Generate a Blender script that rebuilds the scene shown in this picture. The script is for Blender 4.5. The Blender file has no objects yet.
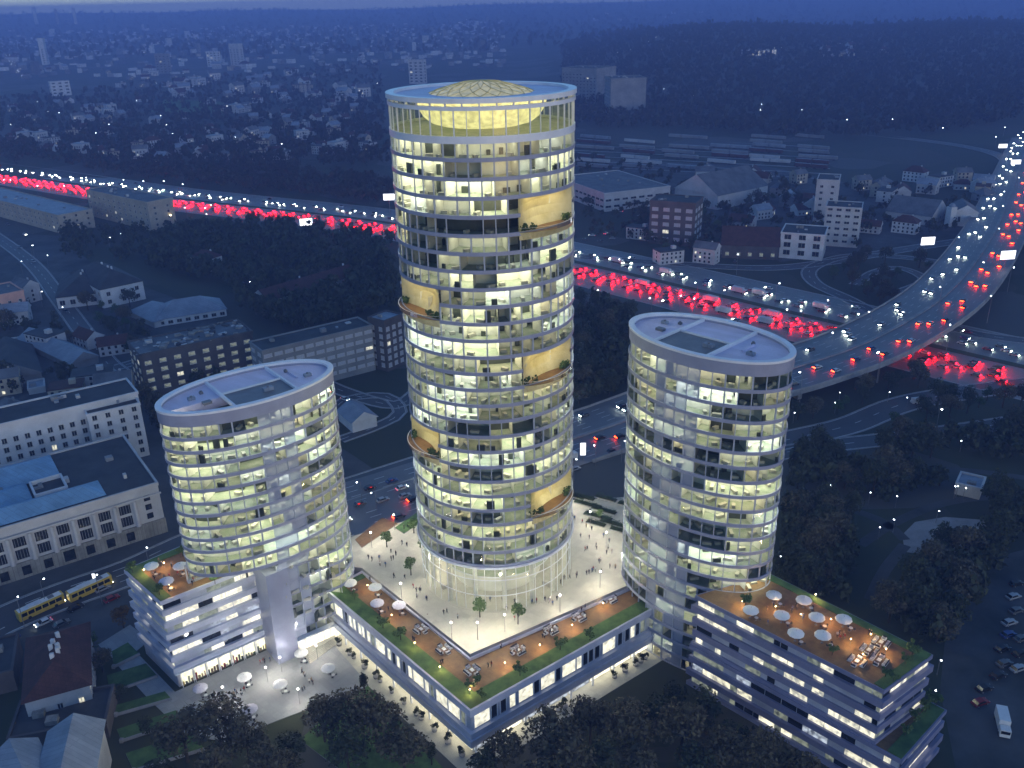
# haze density, sun elevation and bearing, sky and sun strength, exposure
HAZE, SUN_EL, SUN_ROT, SKY, SUN, EXPO = 0.00025, 11.0, 155.0, .15, .05, .62
EK = 2 ** -EXPO      # lamps are given for exposure 0
import bpy, math, random
import numpy as np
R = random.Random(11)
N = np.random.default_rng(5)
C = bpy.context.scene.collection
sc = bpy.context.scene
PI = math.pi

# ------------------------------------------------------------------ camera
F, H = 900.0, 142.4
_d = np.array([48.0, 2110.0, F]); _d /= np.linalg.norm(_d)
_f = np.array([0, 0, 1.0]); _f = _f - (_f @ _d) * _d; _f /= np.linalg.norm(_f)
_r = np.cross(_d, _f)
ZG = -14.0

def ray(px, py):
    v = np.array([px - 512.0, py - 384.0, F]); return np.array([v @ _r, v @ _f, -(v @ _d)])
def G(px, py, z=ZG):
    r = ray(px, py); t = (z - H) / r[2]; return (float(r[0] * t), float(r[1] * t), float(z))
def P(x, y, z):
    w = np.array([x, y, z - H]); c = w[0] * _r + w[1] * _f - w[2] * _d
    return 512 + F * c[0] / c[2], 384 + F * c[1] / c[2]
def height_at(x, y, py):
    lo, hi = -60.0, 400.0
    for _ in range(50):
        m = (lo + hi) / 2
        if P(x, y, m)[1] > py: lo = m
        else: hi = m
    return m

cam = bpy.data.cameras.new('camera'); co = bpy.data.objects.new('camera', cam); C.objects.link(co)
from mathutils import Matrix, Vector
ex = (_r[0], _f[0], -_d[0]); ey = (_r[1], _f[1], -_d[1]); ez = (_r[2], _f[2], -_d[2])
M = Matrix(((ex[0], -ey[0], -ez[0], 0), (ex[1], -ey[1], -ez[1], 0), (ex[2], -ey[2], -ez[2], H), (0, 0, 0, 1)))
co.matrix_world = M
cam.sensor_width = 36; cam.lens = 36 * F / 1024; cam.clip_end = 30000; cam.clip_start = 1
sc.camera = co

def smooth(a, b, x):
    t = np.clip((x - a) / (b - a), 0, 1); return t * t * (3 - 2 * t)
def terrain(x, y):
    x = np.asarray(x, float); y = np.asarray(y, float)
    br = x / np.maximum(y, 50)
    z = np.full(np.broadcast(x, y).shape, ZG)
    wr = smooth(0.0, 0.2, br)
    z = z + (64 + 9 * np.sin(br * 9 + 1) + 4 * np.sin(br * 31)) * smooth(950, 2700, y) * wr * (1 - .75 * smooth(2850, 3900, y))
    z = z + 26 * smooth(1400, 5000, y) * (1 - wr)
    far = 92 + 40 * smooth(0.15, 0.5, br) + 10 * np.sin(br * 11) + 7 * np.sin(br * 27 + 2)
    z = z + far * smooth(4600, 8200, y)
    z = z + 3 * np.sin(x / 210.0) * np.sin(y / 260.0 + 1) * smooth(900, 1500, y)
    return z
def tz(x, y): return float(terrain(x, y))
def GT(px, py):
    """point where the sight line through a pixel meets the terrain"""
    r = ray(px, py); r = r / np.linalg.norm(r); t = 100.0
    while t < 12000:
        p = r * t
        if p[2] + H < tz(p[0], p[1]): break
        t *= 1.01
    return (float(p[0]), float(p[1]), tz(p[0], p[1]))

# ------------------------------------------------------------------ materials
def lin(c):
    return tuple(((v / 12.92) if v <= .04045 else ((v + .055) / 1.055) ** 2.4) for v in c)
MATS = {}
def mat(name, col, rough=.7, var=.25, scale=.6, metal=0.0, col2=None, bump=0.0, island=False, spec=.4, coord='Object', detail=5, mod=None):
    m = bpy.data.materials.new(name); m.use_nodes = True; nt = m.node_tree; b = nt.nodes['Principled BSDF']
    b.inputs['Roughness'].default_value = rough; b.inputs['Metallic'].default_value = metal
    b.inputs['Specular IOR Level'].default_value = spec
    c1 = tuple(col) + (1,); c2 = tuple(col2) + (1,) if col2 else tuple(v * (1 - var) for v in col) + (1,)
    if island:
        g = nt.nodes.new('ShaderNodeNewGeometry'); fac = g.outputs['Random Per Island']
    else:
        tc = nt.nodes.new('ShaderNodeTexCoord'); no = nt.nodes.new('ShaderNodeTexNoise')
        no.inputs['Scale'].default_value = scale; no.inputs['Detail'].default_value = detail; no.inputs['Roughness'].default_value = .62
        nt.links.new(tc.outputs[coord], no.inputs['Vector'])
        mr = nt.nodes.new('ShaderNodeMapRange'); mr.inputs[1].default_value = .34; mr.inputs[2].default_value = .66
        nt.links.new(no.outputs['Fac'], mr.inputs[0]); fac = mr.outputs[0]
        if bump:
            bp = nt.nodes.new('ShaderNodeBump'); bp.inputs['Strength'].default_value = bump
            nt.links.new(no.outputs['Fac'], bp.inputs['Height']); nt.links.new(bp.outputs[0], b.inputs['Normal'])
    mx = nt.nodes.new('ShaderNodeMix'); mx.data_type = 'RGBA'
    mx.inputs['A'].default_value = c1; mx.inputs['B'].default_value = c2
    nt.links.new(fac, mx.inputs['Factor'])
    out = mx.outputs['Result']
    if mod: out = mod(nt, out)
    nt.links.new(out, b.inputs['Base Color'])
    MATS[name] = m; return m
def tiles(sx, sy, mortar=.03, dark=.6, rot=0.0, offset=.5, contrast=.86):
    """paving or plank joints: darkens the base colour along a brick pattern"""
    def f(nt, src):
        tc = nt.nodes.new('ShaderNodeTexCoord'); mp = nt.nodes.new('ShaderNodeMapping'); mp.inputs['Rotation'].default_value[2] = rot
        br = nt.nodes.new('ShaderNodeTexBrick'); br.offset = offset
        br.inputs['Scale'].default_value = 1; br.inputs['Brick Width'].default_value = sx; br.inputs['Row Height'].default_value = sy
        br.inputs['Mortar Size'].default_value = mortar; br.inputs['Mortar Smooth'].default_value = .2
        br.inputs['Color1'].default_value = (1, 1, 1, 1); br.inputs['Color2'].default_value = (contrast,) * 3 + (1,); br.inputs['Mortar'].default_value = (dark,) * 3 + (1,)
        nt.links.new(tc.outputs['Object'], mp.inputs[0]); nt.links.new(mp.outputs[0], br.inputs['Vector'])
        mu = nt.nodes.new('ShaderNodeMix'); mu.data_type = 'RGBA'; mu.blend_type = 'MULTIPLY'; mu.inputs['Factor'].default_value = 1
        nt.links.new(src, mu.inputs['A']); nt.links.new(br.outputs['Color'], mu.inputs['B']); return mu.outputs['Result']
    return f
def emit(name, col, s, vary=0.0, base=(.5, .5, .5)):
    s *= EK
    m = bpy.data.materials.new(name); m.use_nodes = True; nt = m.node_tree; b = nt.nodes['Principled BSDF']
    b.inputs['Base Color'].default_value = base + (1,); b.inputs['Emission Color'].default_value = tuple(col) + (1,)
    b.inputs['Emission Strength'].default_value = s; b.inputs['Roughness'].default_value = .4
    if vary:   # uneven room light behind a pane: blinds, furniture
        tc = nt.nodes.new('ShaderNodeTexCoord'); no = nt.nodes.new('ShaderNodeTexNoise'); no.inputs['Scale'].default_value = .9; no.inputs['Detail'].default_value = 3
        mr = nt.nodes.new('ShaderNodeMapRange'); mr.inputs[1].default_value = .35; mr.inputs[2].default_value = .62
        mr.inputs[3].default_value = s * (1 - vary); mr.inputs[4].default_value = s * (1 + vary * .5)
        nt.links.new(tc.outputs['Object'], no.inputs['Vector']); nt.links.new(no.outputs['Fac'], mr.inputs[0]); nt.links.new(mr.outputs[0], b.inputs['Emission Strength'])
    MATS[name] = m; return m
def glass(name, tint, refl=.12, frost=0.0, frost_col=(.6, .66, .8)):
    m = bpy.data.materials.new(name); m.use_nodes = True; nt = m.node_tree; nt.nodes.remove(nt.nodes['Principled BSDF'])
    out = nt.nodes['Material Output']
    t = nt.nodes.new('ShaderNodeBsdfTransparent'); t.inputs[0].default_value = tint + (1,)
    g = nt.nodes.new('ShaderNodeBsdfGlossy'); g.inputs['Roughness'].default_value = .06; g.inputs[0].default_value = (.9, .95, 1, 1)
    fr = nt.nodes.new('ShaderNodeLayerWeight'); fr.inputs[0].default_value = .25
    mr = nt.nodes.new('ShaderNodeMapRange'); mr.inputs[3].default_value = refl * .5; mr.inputs[4].default_value = min(1, refl * 4)
    nt.links.new(fr.outputs['Fresnel'], mr.inputs[0])
    mx = nt.nodes.new('ShaderNodeMixShader'); nt.links.new(mr.outputs[0], mx.inputs[0]); nt.links.new(t.outputs[0], mx.inputs[1]); nt.links.new(g.outputs[0], mx.inputs[2])
    last = mx
    if frost:
        df = nt.nodes.new('ShaderNodeBsdfDiffuse'); df.inputs[0].default_value = frost_col + (1,)
        m2 = nt.nodes.new('ShaderNodeMixShader'); m2.inputs[0].default_value = frost
        nt.links.new(mx.outputs[0], m2.inputs[1]); nt.links.new(df.outputs[0], m2.inputs[2]); last = m2
    nt.links.new(last.outputs[0], out.inputs['Surface']); MATS[name] = m; return m

mat('white_metal', (.72, .74, .8), .35, .12, .25)
mat('fascia', (.3, .32, .43), .4, .15, .25)
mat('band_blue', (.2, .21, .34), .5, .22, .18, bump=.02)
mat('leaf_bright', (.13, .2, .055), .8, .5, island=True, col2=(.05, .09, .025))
mat('roof_white', (.7, .66, .84), .5, .18, .12, mod=tiles(30, 1.9, .04, .88, .65))
mat('roof_panel', (.16, .17, .2), .5, .3, .2)
mat('ceiling', (.8, .8, .76), .8, .05)
mat('carpet', (.34, .35, .3), .9, .4, .5, col2=(.22, .27, .2))
mat('office_wall', (.74, .73, .66), .8, .2, .2)
mat('cabinet', (.06, .07, .055), .6, .3, .7)
mat('desk', (.5, .48, .42), .5, .3, .5)
mat('mullion', (.4, .43, .5), .35, .1)
mat('gold', (.68, .6, .34), .45, .3, .25, metal=.2, col2=(.52, .44, .2))
mat('gold_frame', (.6, .5, .22), .4, .2, .5, metal=.4)
glass('glass', (.87, .9, .83), .14)
glass('frosted_glass', (.72, .78, .86), .14, frost=.5, frost_col=(.5, .54, .7))
glass('lobby_glass', (.93, .95, .9), .10)
emit('hall_shell', (1, .92, .4), .85, .35, (.6, .52, .25))  # the bowl's glow is put into its shell, no lamps behind it
emit('dome_shell', (1, .88, .5), .3, .4, (.5, .42, .24))  # glow added to the dome skin to brighten the roof around it
WARM = (1.0, .93, .62)
emit('ceiling_lit', (.98, .96, .71), 10.0)
emit('ceiling_dim', (1, .88, .58), 6.0)
emit('ceiling_cool', (.95, 1, .92), 13.0)
emit('lobby_light', (1, .95, .76), 10.0)
emit('lit_pane', (1, .92, .62), .85, .7)
emit('bright_pane', (1, .93, .66), 1.05, .5)
emit('dim_pane', (.8, .86, .62), .22, .8, (.15, .17, .15))
emit('cool_pane', (.8, .9, 1), .5, .8, (.2, .2, .25))
mat('dark_pane', (.02, .026, .035), .12, .5, .5, spec=.7)
mat('panel', (.42, .44, .52), .5, .2, .3)
mat('band', (.48, .5, .62), .45, .2, .18, bump=.02)
mat('band_dark', (.4, .41, .5), .5, .25, .2)
mat('deck', (.25, .145, .06), .65, .3, .5, col2=(.16, .088, .038), mod=tiles(2.4, .22, .02, .5, .7))
mat('lawn', (.09, .165, .05), .95, .5, .35, col2=(.04, .085, .026), bump=.3)
mat('lawn_dark', (.04, .065, .025), .95, .5, .2, col2=(.06, .06, .03), bump=.3)
mat('paving', (.5, .48, .41), .7, .2, .08, mod=tiles(1.6, 1.6, .012, .75, .65, 0))
mat('paving_grey', (.34, .35, .36), .7, .25, .06, mod=tiles(1.8, 1.8, .02, .7, .78, 0))
mat('stone', (.36, .35, .34), .8, .25, .4)
mat('concrete', (.3, .3, .31), .85, .35, .15)
mat('asphalt', (.055, .058, .065), .8, .35, .05)
mat('asphalt_road', (.085, .087, .095), .6, .35, .03)
mat('flyover_surface', (.16, .16, .17), .55, .3, .03, spec=.55)
mat('motorway_surface', (.19, .19, .19), .56, .3, .03, spec=.6)
mat('paint_line', (.6, .6, .6), .7, .4, .4)
mat('kerb', (.3, .3, .31), .8, .25, .5)
mat('planting', (.05, .08, .025), .9, .6, island=True, col2=(.02, .035, .012))
mat('leaf_green', (.06, .11, .03), .8, .5, island=True, col2=(.02, .045, .015))
mat('leaf_dark', (.05, .062, .03), .85, .5, island=True, col2=(.016, .024, .012))
mat('leaf_brown', (.115, .1, .058), .85, .5, island=True, col2=(.038, .036, .022))
mat('leaf_autumn', (.13, .085, .03), .85, .5, island=True, col2=(.05, .035, .015))
mat('far_leaf', (.04, .043, .032), .9, .5, island=True, col2=(.012, .016, .012))
mat('bark', (.05, .038, .028), .9, .4, 2)
mat('cloth_white', (.78, .77, .76), .8, .1, 1.5)
mat('cloth_lilac', (.6, .57, .66), .8, .1, 1.5)
mat('furniture_white', (.7, .7, .7), .5, .1, 1)
mat('cushion_dark', (.05, .05, .06), .8, .3, 2)
mat('cushion_grey', (.4, .4, .42), .8, .2, 2)
mat('pole_grey', (.2, .2, .22), .5, .2, 1, metal=.3)
mat('wood', (.2, .12, .06), .6, .3, 2)
mat('plaster', (.5, .5, .52), .85, .22, .13)
mat('plaster_cream', (.42, .37, .3), .85, .25, .12)
mat('plaster_dusk_glow', (.62, .36, .3), .85, .25, .15)  # pink of the dusk glow painted into the wall colour
mat('plaster_white', (.62, .63, .66), .85, .22, .15)
mat('plaster_grey', (.24, .25, .27), .85, .3, .1)
mat('plaster_dark', (.1, .09, .095), .85, .35, .15)
mat('ashlar', (.3, .29, .27), .85, .4, .2, mod=tiles(1.8, .7, .03, .55))
mat('roof_tar', (.06, .065, .075), .85, .45, .12)
mat('roof_grey', (.15, .16, .18), .8, .45, .12)
mat('roof_red', (.1, .04, .034), .85, .4, .35, mod=tiles(.9, .9, .06, .6))
mat('roof_blue', (.2, .37, .56), .5, .35, .12, mod=tiles(9, 1.6, .05, .6, .4))
mat('roof_tin', (.27, .31, .38), .55, .3, .15, mod=tiles(30, 1.2, .05, .65, .2))
mat('debris', (.3, .29, .28), .9, .5, .5)
mat('frame_white', (.5, .5, .5), .6, .15, 1)
mat('skin', (.42, .26, .18), .6, .1, 3); mat('hair', (.02, .015, .012), .7, .2, 3)
mat('shoe', (.02, .02, .02), .6, .2, 3)
for n, c in dict(navy=(.02, .025, .05), black=(.012, .012, .014), white=(.6, .6, .6), red=(.3, .03, .03), grey=(.13, .13, .14), tan=(.3, .2, .12), blue=(.06, .1, .25)).items():
    mat('cloth_' + n if n != 'white' else 'shirt_white', c, .85, .2, 4)
for n, c in dict(white=(.62, .62, .62), silver=(.34, .35, .37), black=(.015, .015, .018), grey=(.12, .125, .13), red=(.25, .015, .015), blue=(.03, .06, .2)).items():
    mat('paint_' + n, c, .3, .08, .8, metal=.15 if n != 'white' else 0)
mat('paint_yellow', (.62, .42, .06), .35, .12, .8)
mat('car_glass', (.01, .012, .015), .08, .3, 1, spec=.8)
mat('tyre', (.015, .015, .015), .8, .3, 3)
emit('headlight', (.93, 1, .86), 40.0)
emit('taillight', (1, .012, .035), 10.0)
emit('taillight_far', (1, .0003, .0014), 400.0)
emit('headlight_far', (.85, 1, .84), 110.0)
emit('headlight_soft', (.88, 1, .88), 60.0)
emit('tail_orange', (1, .02, .002), 75.0)
emit('lamp_globe', (.85, .93, 1), 22.0)
emit('lamp_warm', (1, .75, .36), 30.0)
emit('plaza_globe', (1, .95, .8), 25.0)
emit('sign_face', (.95, .97, 1), 2.2)

# ------------------------------------------------------------------ object helpers
def wl(o):
    v = Vector((0, 0, 0))
    while o is not None: v = v + o.location; o = o.parent
    return v
class MB:
    def __init__(s): s.v = []; s.f = []; s.mi = []; s.mats = []
    def m(s, name):
        if name not in s.mats: s.mats.append(name)
        return s.mats.index(name)
    def face(s, pts, m):
        i = len(s.v); s.v.extend(pts); s.f.append(tuple(range(i, i + len(pts)))); s.mi.append(s.m(m))
    def prism(s, poly, z0, z1, side, top=None, bot=None, caps=True):
        n = len(poly); i = len(s.v)
        s.v.extend([(p[0], p[1], z0) for p in poly]); s.v.extend([(p[0], p[1], z1) for p in poly])
        k = s.m(side)
        for a in range(n):
            b = (a + 1) % n; s.f.append((i + a, i + b, i + n + b, i + n + a)); s.mi.append(k)
        if caps:
            s.f.append(tuple(i + n + a for a in range(n))); s.mi.append(s.m(top or side))
            s.f.append(tuple(i + a for a in reversed(range(n)))); s.mi.append(s.m(bot or side))
    def box(s, cx, cy, z0, sx, sy, sz, m, rot=0.0, top=None):
        c, q = math.cos(rot), math.sin(rot)
        p = [(cx + x * c - y * q, cy + x * q + y * c) for x, y in ((-sx / 2, -sy / 2), (sx / 2, -sy / 2), (sx / 2, sy / 2), (-sx / 2, sy / 2))]
        s.prism(p, z0, z0 + sz, m, top)
    def tube(s, a, b, r0, r1, m, n=8):
        a = Vector(a); b = Vector(b); d = (b - a).normalized()
        u = d.orthogonal().normalized(); w = d.cross(u); i = len(s.v); k = s.m(m)
        for q, r in ((a, r0), (b, r1)):
            for j in range(n):
                t = 2 * PI * j / n; s.v.append(tuple(q + u * (r * math.cos(t)) + w * (r * math.sin(t))))
        for j in range(n):
            l = (j + 1) % n; s.f.append((i + j, i + l, i + n + l, i + n + j)); s.mi.append(k)
        s.f.append(tuple(i + n + j for j in range(n))); s.mi.append(k); s.f.append(tuple(i + j for j in reversed(range(n)))); s.mi.append(k)
    def lathe(s, prof, cx, cy, m, n=16, cap=True):
        i = len(s.v); k = s.m(m); L = len(prof)
        for r, z in prof:
            for j in range(n):
                t = 2 * PI * j / n; s.v.append((cx + r * math.cos(t), cy + r * math.sin(t), z))
        for a in range(L - 1):
            for j in range(n):
                l = (j + 1) % n; s.f.append((i + a * n + j, i + a * n + l, i + (a + 1) * n + l, i + (a + 1) * n + j)); s.mi.append(k)
        if cap:
            s.f.append(tuple(i + (L - 1) * n + j for j in range(n))); s.mi.append(k)
            s.f.append(tuple(i + j for j in reversed(range(n)))); s.mi.append(k)
    def ball(s, c, rx, ry, rz, m, n=8, q=5):
        s.lathe_ell(c, rx, ry, rz, m, n, q)
    def lathe_ell(s, c, rx, ry, rz, m, n, q):
        i = len(s.v); k = s.m(m)
        for a in range(q + 1):
            ph = -PI / 2 + PI * a / q; cr = max(.02, math.cos(ph))
            for j in range(n):
                t = 2 * PI * j / n; s.v.append((c[0] + rx * cr * math.cos(t), c[1] + ry * cr * math.sin(t), c[2] + rz * math.sin(ph)))
        for a in range(q):
            for j in range(n):
                l = (j + 1) % n; s.f.append((i + a * n + j, i + a * n + l, i + (a + 1) * n + l, i + (a + 1) * n + j)); s.mi.append(k)
    def wall(s, poly, z0, z1, m):      # open vertical sheet chain
        for a in range(len(poly) - 1):
            p, q = poly[a], poly[a + 1]; s.face([(p[0], p[1], z0), (q[0], q[1], z0), (q[0], q[1], z1), (p[0], p[1], z1)], m)
    def build(s, name, parent=None, smooth=False, at=None):
        me = bpy.data.meshes.new(name)
        off = wl(parent) if parent is not None else Vector(at if at is not None else (0, 0, 0))
        v = np.array(s.v, float).reshape(-1, 3) - np.array(off)
        me.from_pydata(v.tolist(), [], s.f)
        for n in s.mats: me.materials.append(MATS[n])
        me.polygons.foreach_set('material_index', s.mi)
        if smooth: me.polygons.foreach_set('use_smooth', [True] * len(s.f))
        me.update()
        o = bpy.data.objects.new(name, me); C.objects.link(o)
        if parent is not None: o.parent = parent
        elif at is not None: o.location = at
        return o
def tag(o, label, cat, group=None, kind=None):
    if label: o['label'] = label
    if cat: o['category'] = cat
    if group: o['group'] = group
    if kind: o['kind'] = kind
    return o
def thing(name, label, cat, loc, group=None, rz=0.0):
    o = bpy.data.objects.new(name, None); C.objects.link(o); o.location = loc; o.rotation_euler = (0, 0, rz); o.empty_display_size = .5
    return tag(o, label, cat, group)
def struct(mb, name, parent=None):
    o = mb.build(name, parent)
    if parent is None: o['kind'] = 'structure'
    return o
def copy_tree(o, parent=None):
    c = o.copy(); C.objects.link(c)
    if parent is not None: c.parent = parent
    for ch in KIDS.get(o.name, []): 
        d = copy_tree(ch, c)
    if o.name in KIDS: KIDS[c.name] = []
    return c
KIDS = {}
def remember(o):
    k = [c for c in bpy.data.objects if c.parent == o]
    if k: KIDS[o.name] = k
    for c in k: remember(c)
class Spawner:
    """first call places the prototype itself, later calls copies of it and of its parts"""
    def __init__(s, proto): s.p = proto; s.used = False; remember(proto)
    def __call__(s, loc, rz=0.0, scale=1.0):
        o = copy_tree(s.p) if s.used else s.p
        s.used = True
        o.location = loc; o.rotation_euler = (0, 0, rz); o.scale = (scale,) * 3 if not isinstance(scale, tuple) else scale
        return o
def nth(n):
    return '%d%s' % (n, 'th' if 10 <= n % 100 <= 20 else {1: 'st', 2: 'nd', 3: 'rd'}.get(n % 10, 'th'))
def pick_out(objs, group, cat, fmt):
    """label look-alikes by their order from the left; fmt(o, word)"""
    for o in objs: tag(o, None, cat, group)
    fam = {}
    for o in objs: fam.setdefault(fmt(o, '%'), []).append(o)
    for key, L in fam.items():
        if len(L) == 1 and not key.startswith('%'): 
            w = 'only one'
            L[0]['label'] = fmt(L[0], '').replace(', ,', ',').strip(' ,') ; continue
        L.sort(key=lambda o: P(*wl(o))[0])
        for i, o in enumerate(L): o['label'] = fmt(o, ', ' + ('leftmost' if i == 0 else 'rightmost' if i == len(L) - 1 else nth(i + 1) + ' from the left'))
def offset_poly(poly, d):
    """inset (d > 0) of a counter-clockwise polygon"""
    n = len(poly); out = []
    for i in range(n):
        a, b, c = (np.array(poly[(i + k) % n][:2], float) for k in (-1, 0, 1))
        u = (b - a) / np.linalg.norm(b - a); v = (c - b) / np.linalg.norm(c - b)
        n1 = np.array([-u[1], u[0]]); n2 = np.array([-v[1], v[0]])
        k = n1 + n2; k = k / max(.2, (k @ n1)); out.append(tuple(b + k * d))
    return out
def ccw(poly):
    a = sum(poly[i][0] * poly[(i + 1) % len(poly)][1] - poly[(i + 1) % len(poly)][0] * poly[i][1] for i in range(len(poly)))
    return list(poly) if a > 0 else list(reversed(poly))
def inside(poly, x, y):
    c = False; n = len(poly)
    for i in range(n):
        a, b = poly[i], poly[(i + 1) % n]
        if (a[1] > y) != (b[1] > y) and x < (b[0] - a[0]) * (y - a[1]) / (b[1] - a[1]) + a[0]: c = not c
    return c
def mesh_quads(name, V, m, tri=False):
    """V: (n,4,3) array of free quads -> one mesh"""
    n = len(V); k = V.shape[1]; me = bpy.data.meshes.new(name)
    me.vertices.add(n * k); me.vertices.foreach_set('co', V.reshape(-1).astype(np.float32))
    me.loops.add(n * k); me.loops.foreach_set('vertex_index', np.arange(n * k, dtype=np.int32))
    me.polygons.add(n); me.polygons.foreach_set('loop_start', np.arange(0, n * k, k, dtype=np.int32))
    me.materials.append(MATS[m]); me.update(calc_edges=True); me.validate(); return me
emit('shop_back', (1, .93, .68), 1.5, .35, (.6, .58, .5))

# ------------------------------------------------------------------ the three towers
def arc_thetas(a, b, n):
    t = np.linspace(0, 2 * PI, 2001); x, y = a * np.cos(t), b * np.sin(t)
    s = np.concatenate([[0], np.cumsum(np.hypot(np.diff(x), np.diff(y)))])
    return np.interp(np.linspace(0, s[-1], n + 1)[:-1], s, t)
class Tower:
    def __init__(s, name, label, c, a, b, ang, levels, panes, depth, group):
        s.c, s.a, s.b, s.A, s.lv, s.n, s.dep = c, a, b, math.radians(ang), levels, panes, depth
        s.th = list(arc_thetas(a, b, panes)); s.gardens = []; s.frost = None; s.clamp = None; s.clamp_floor = 0
        s.root = thing(name, label, 'tower', (c[0], c[1], levels[0]), group)
    def pt(s, th, off, z):
        x, y = (s.a + off) * math.cos(th), (s.b + off) * math.sin(th); c, q = math.cos(s.A), math.sin(s.A)
        X, Y = s.c[0] + x * c - y * q, s.c[1] + x * q + y * c
        if s.clamp and z < s.clamp[4]:      # lower storeys stay behind the facade of the block they rise from
            p0, u, n, L, zc = s.clamp; d = (X - p0[0]) * n[0] + (Y - p0[1]) * n[1]; t = (X - p0[0]) * u[0] + (Y - p0[1]) * u[1]; lim = (-1.2 if z < s.clamp_floor else -4.5) if t < L else 6.6
            if d > lim: X -= n[0] * (d - lim); Y -= n[1] * (d - lim)
        return (X, Y, z)
    def az(s, th):
        p = s.pt(th, 0, 0); return math.degrees(math.atan2(p[1] - s.c[1], p[0] - s.c[0]))
    def garden(s, th, k):
        """depth of the sky garden at this angle on storey k, 0 outside one"""
        for (gk, gt, hw, d) in s.gardens:
            if k in (gk, gk + 1):
                dt = abs((th - gt + PI) % (2 * PI) - PI)
                if dt < hw: return d * max(0, 1 - (dt / hw) ** 2) + .02
        return 0.0
    def ring(s, mb, o0, o1, z0, z1, m, sub=2, skip=None, top=None, bot=None):
        n = s.n * sub; T = []
        for i in range(s.n):
            t0, t1 = s.th[i], s.th[(i + 1) % s.n] + (2 * PI if i == s.n - 1 else 0)
            T += [t0 + (t1 - t0) * j / sub for j in range(sub)]
        T.append(T[0] + 2 * PI)
        for i in range(n):
            a, b = T[i], T[i + 1]
            if skip and skip((a + b) / 2): continue
            f0 = o0 if not callable(o0) else None
            ia, ib = (o0(a), o0(b)) if callable(o0) else (o0, o0); oa, ob = (o1(a), o1(b)) if callable(o1) else (o1, o1)
            mb.face([s.pt(a, oa, z0), s.pt(b, ob, z0), s.pt(b, ob, z1), s.pt(a, oa, z1)], m)
            mb.face([s.pt(b, ib, z0), s.pt(a, ia, z0), s.pt(a, ia, z1), s.pt(b, ib, z1)], m)
            mb.face([s.pt(a, oa, z1), s.pt(b, ob, z1), s.pt(b, ib, z1), s.pt(a, ia, z1)], top or m)
            mb.face([s.pt(b, ob, z0), s.pt(a, oa, z0), s.pt(a, ia, z0), s.pt(b, ib, z0)], bot or m)
    def post(s, mb, th, off, z0, z1, w, d, m):
        p = s.pt(th, off, z0); q = s.pt(th + .01, off, z0); mb.box(p[0], p[1], z0, w, d, z1 - z0, m, math.atan2(q[1] - p[1], q[0] - p[0]))
    def storey(s, k, lit=.72, fascia=(.58, .26)):
        z0, z1 = s.lv[k], s.lv[k + 1]; zc = z1 - .6
        gs = lambda th: s.garden(th, k)
        sl = MB()
        mid = any(k == g[0] + 1 for g in s.gardens)
        gw = (lambda th: max(s.garden(th, k), s.garden(th, k - 1) if mid else 0.0))
        out = (lambda th: -gw(th) - .2 if gw(th) else 0.0) if mid else 0.0
        s.ring(sl, -s.dep - 1.2, out, z0 - .5, z0, 'white_metal', 1, top='carpet', bot='ceiling')
        s.ring(sl, .02, .3, z0 - fascia[0], z0 + fascia[1], 'fascia', 2, skip=(lambda th: gw(th) > 0) if mid else None)
        sl.build('floor_slab', s.root)
        cw = MB(); n = s.n
        for i in range(n):
            a, b = s.th[i], s.th[(i + 1) % n] + (2 * PI if i == n - 1 else 0)
            ma = (a + b) / 2
            if gs(ma): continue
            g = 'glass'
            if s.frost and s.frost[0] < s.az(ma) < s.frost[1] and R.random() < .8: g = 'frosted_glass'
            cw.face([s.pt(a, -.12, z0), s.pt(b, -.12, z0), s.pt(b, -.12, z1 - .5), s.pt(a, -.12, z1 - .5)], g)
            if not gs(a) and (R.random() < .8): s.post(cw, a, 0.0, z0, z1 - .5, .2 if R.random() < .6 else .34, .3, 'mullion')
        cw.build('curtain_wall', s.root)
        it = MB(); cl = MB(); i = R.randrange(n); end = i + n
        rest = []
        while i < end:
            w = min(R.choice([1, 2, 2, 3, 3, 4, 5]), end - i)
            a = s.th[i % n] + 2 * PI * (i // n); b = s.th[(i + w) % n] + 2 * PI * ((i + w) // n)
            on = R.random() < lit; d = s.dep * R.choice([.62, .8, 1, 1])
            M = 4 * w
            ts = [a + (b - a) * j / M for j in range(M + 1)]
            wallm = R.choice(['office_wall'] * 5 + ['cabinet'])
            for j in range(M):
                if gw((ts[j] + ts[j + 1]) / 2) > d - .4 or gw(ts[j]) > d - .4 or gw(ts[j + 1]) > d - .4: continue
                it.face([s.pt(ts[j], -d, z0), s.pt(ts[j + 1], -d, z0), s.pt(ts[j + 1], -d, z1 - .5), s.pt(ts[j], -d, z1 - .5)], wallm)
            p, q = s.pt(a, -d, z0), s.pt(a, -max(.5, gw(a) + .2), z0)
            it.face([p, q, (q[0], q[1], z1 - .5), (p[0], p[1], z1 - .5)], 'office_wall')
            for j in range(w):
                t = s.th[(i + j) % n]
                if gw(t): continue
                if R.random() < .6:
                    o = -R.uniform(.9, 2.6); pp = s.pt(t + (b - a) / w * .5, o, z0); it.box(pp[0], pp[1], z0 + .02, R.uniform(1.2, 2.2), .8, .74, 'desk', R.uniform(0, 3))
                if R.random() < .26:
                    o = -R.uniform(.5, .9) if R.random() < .5 else -d + .4; h = R.choice([1.1, 1.4, 2.2, 2.7]); pp = s.pt(t + (b - a) / w * R.random(), o, z0); it.box(pp[0], pp[1], z0 + .02, R.uniform(.6, 2), .45, h, 'cabinet', math.atan2(pp[1] - s.c[1], pp[0] - s.c[0]) + PI / 2)
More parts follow.
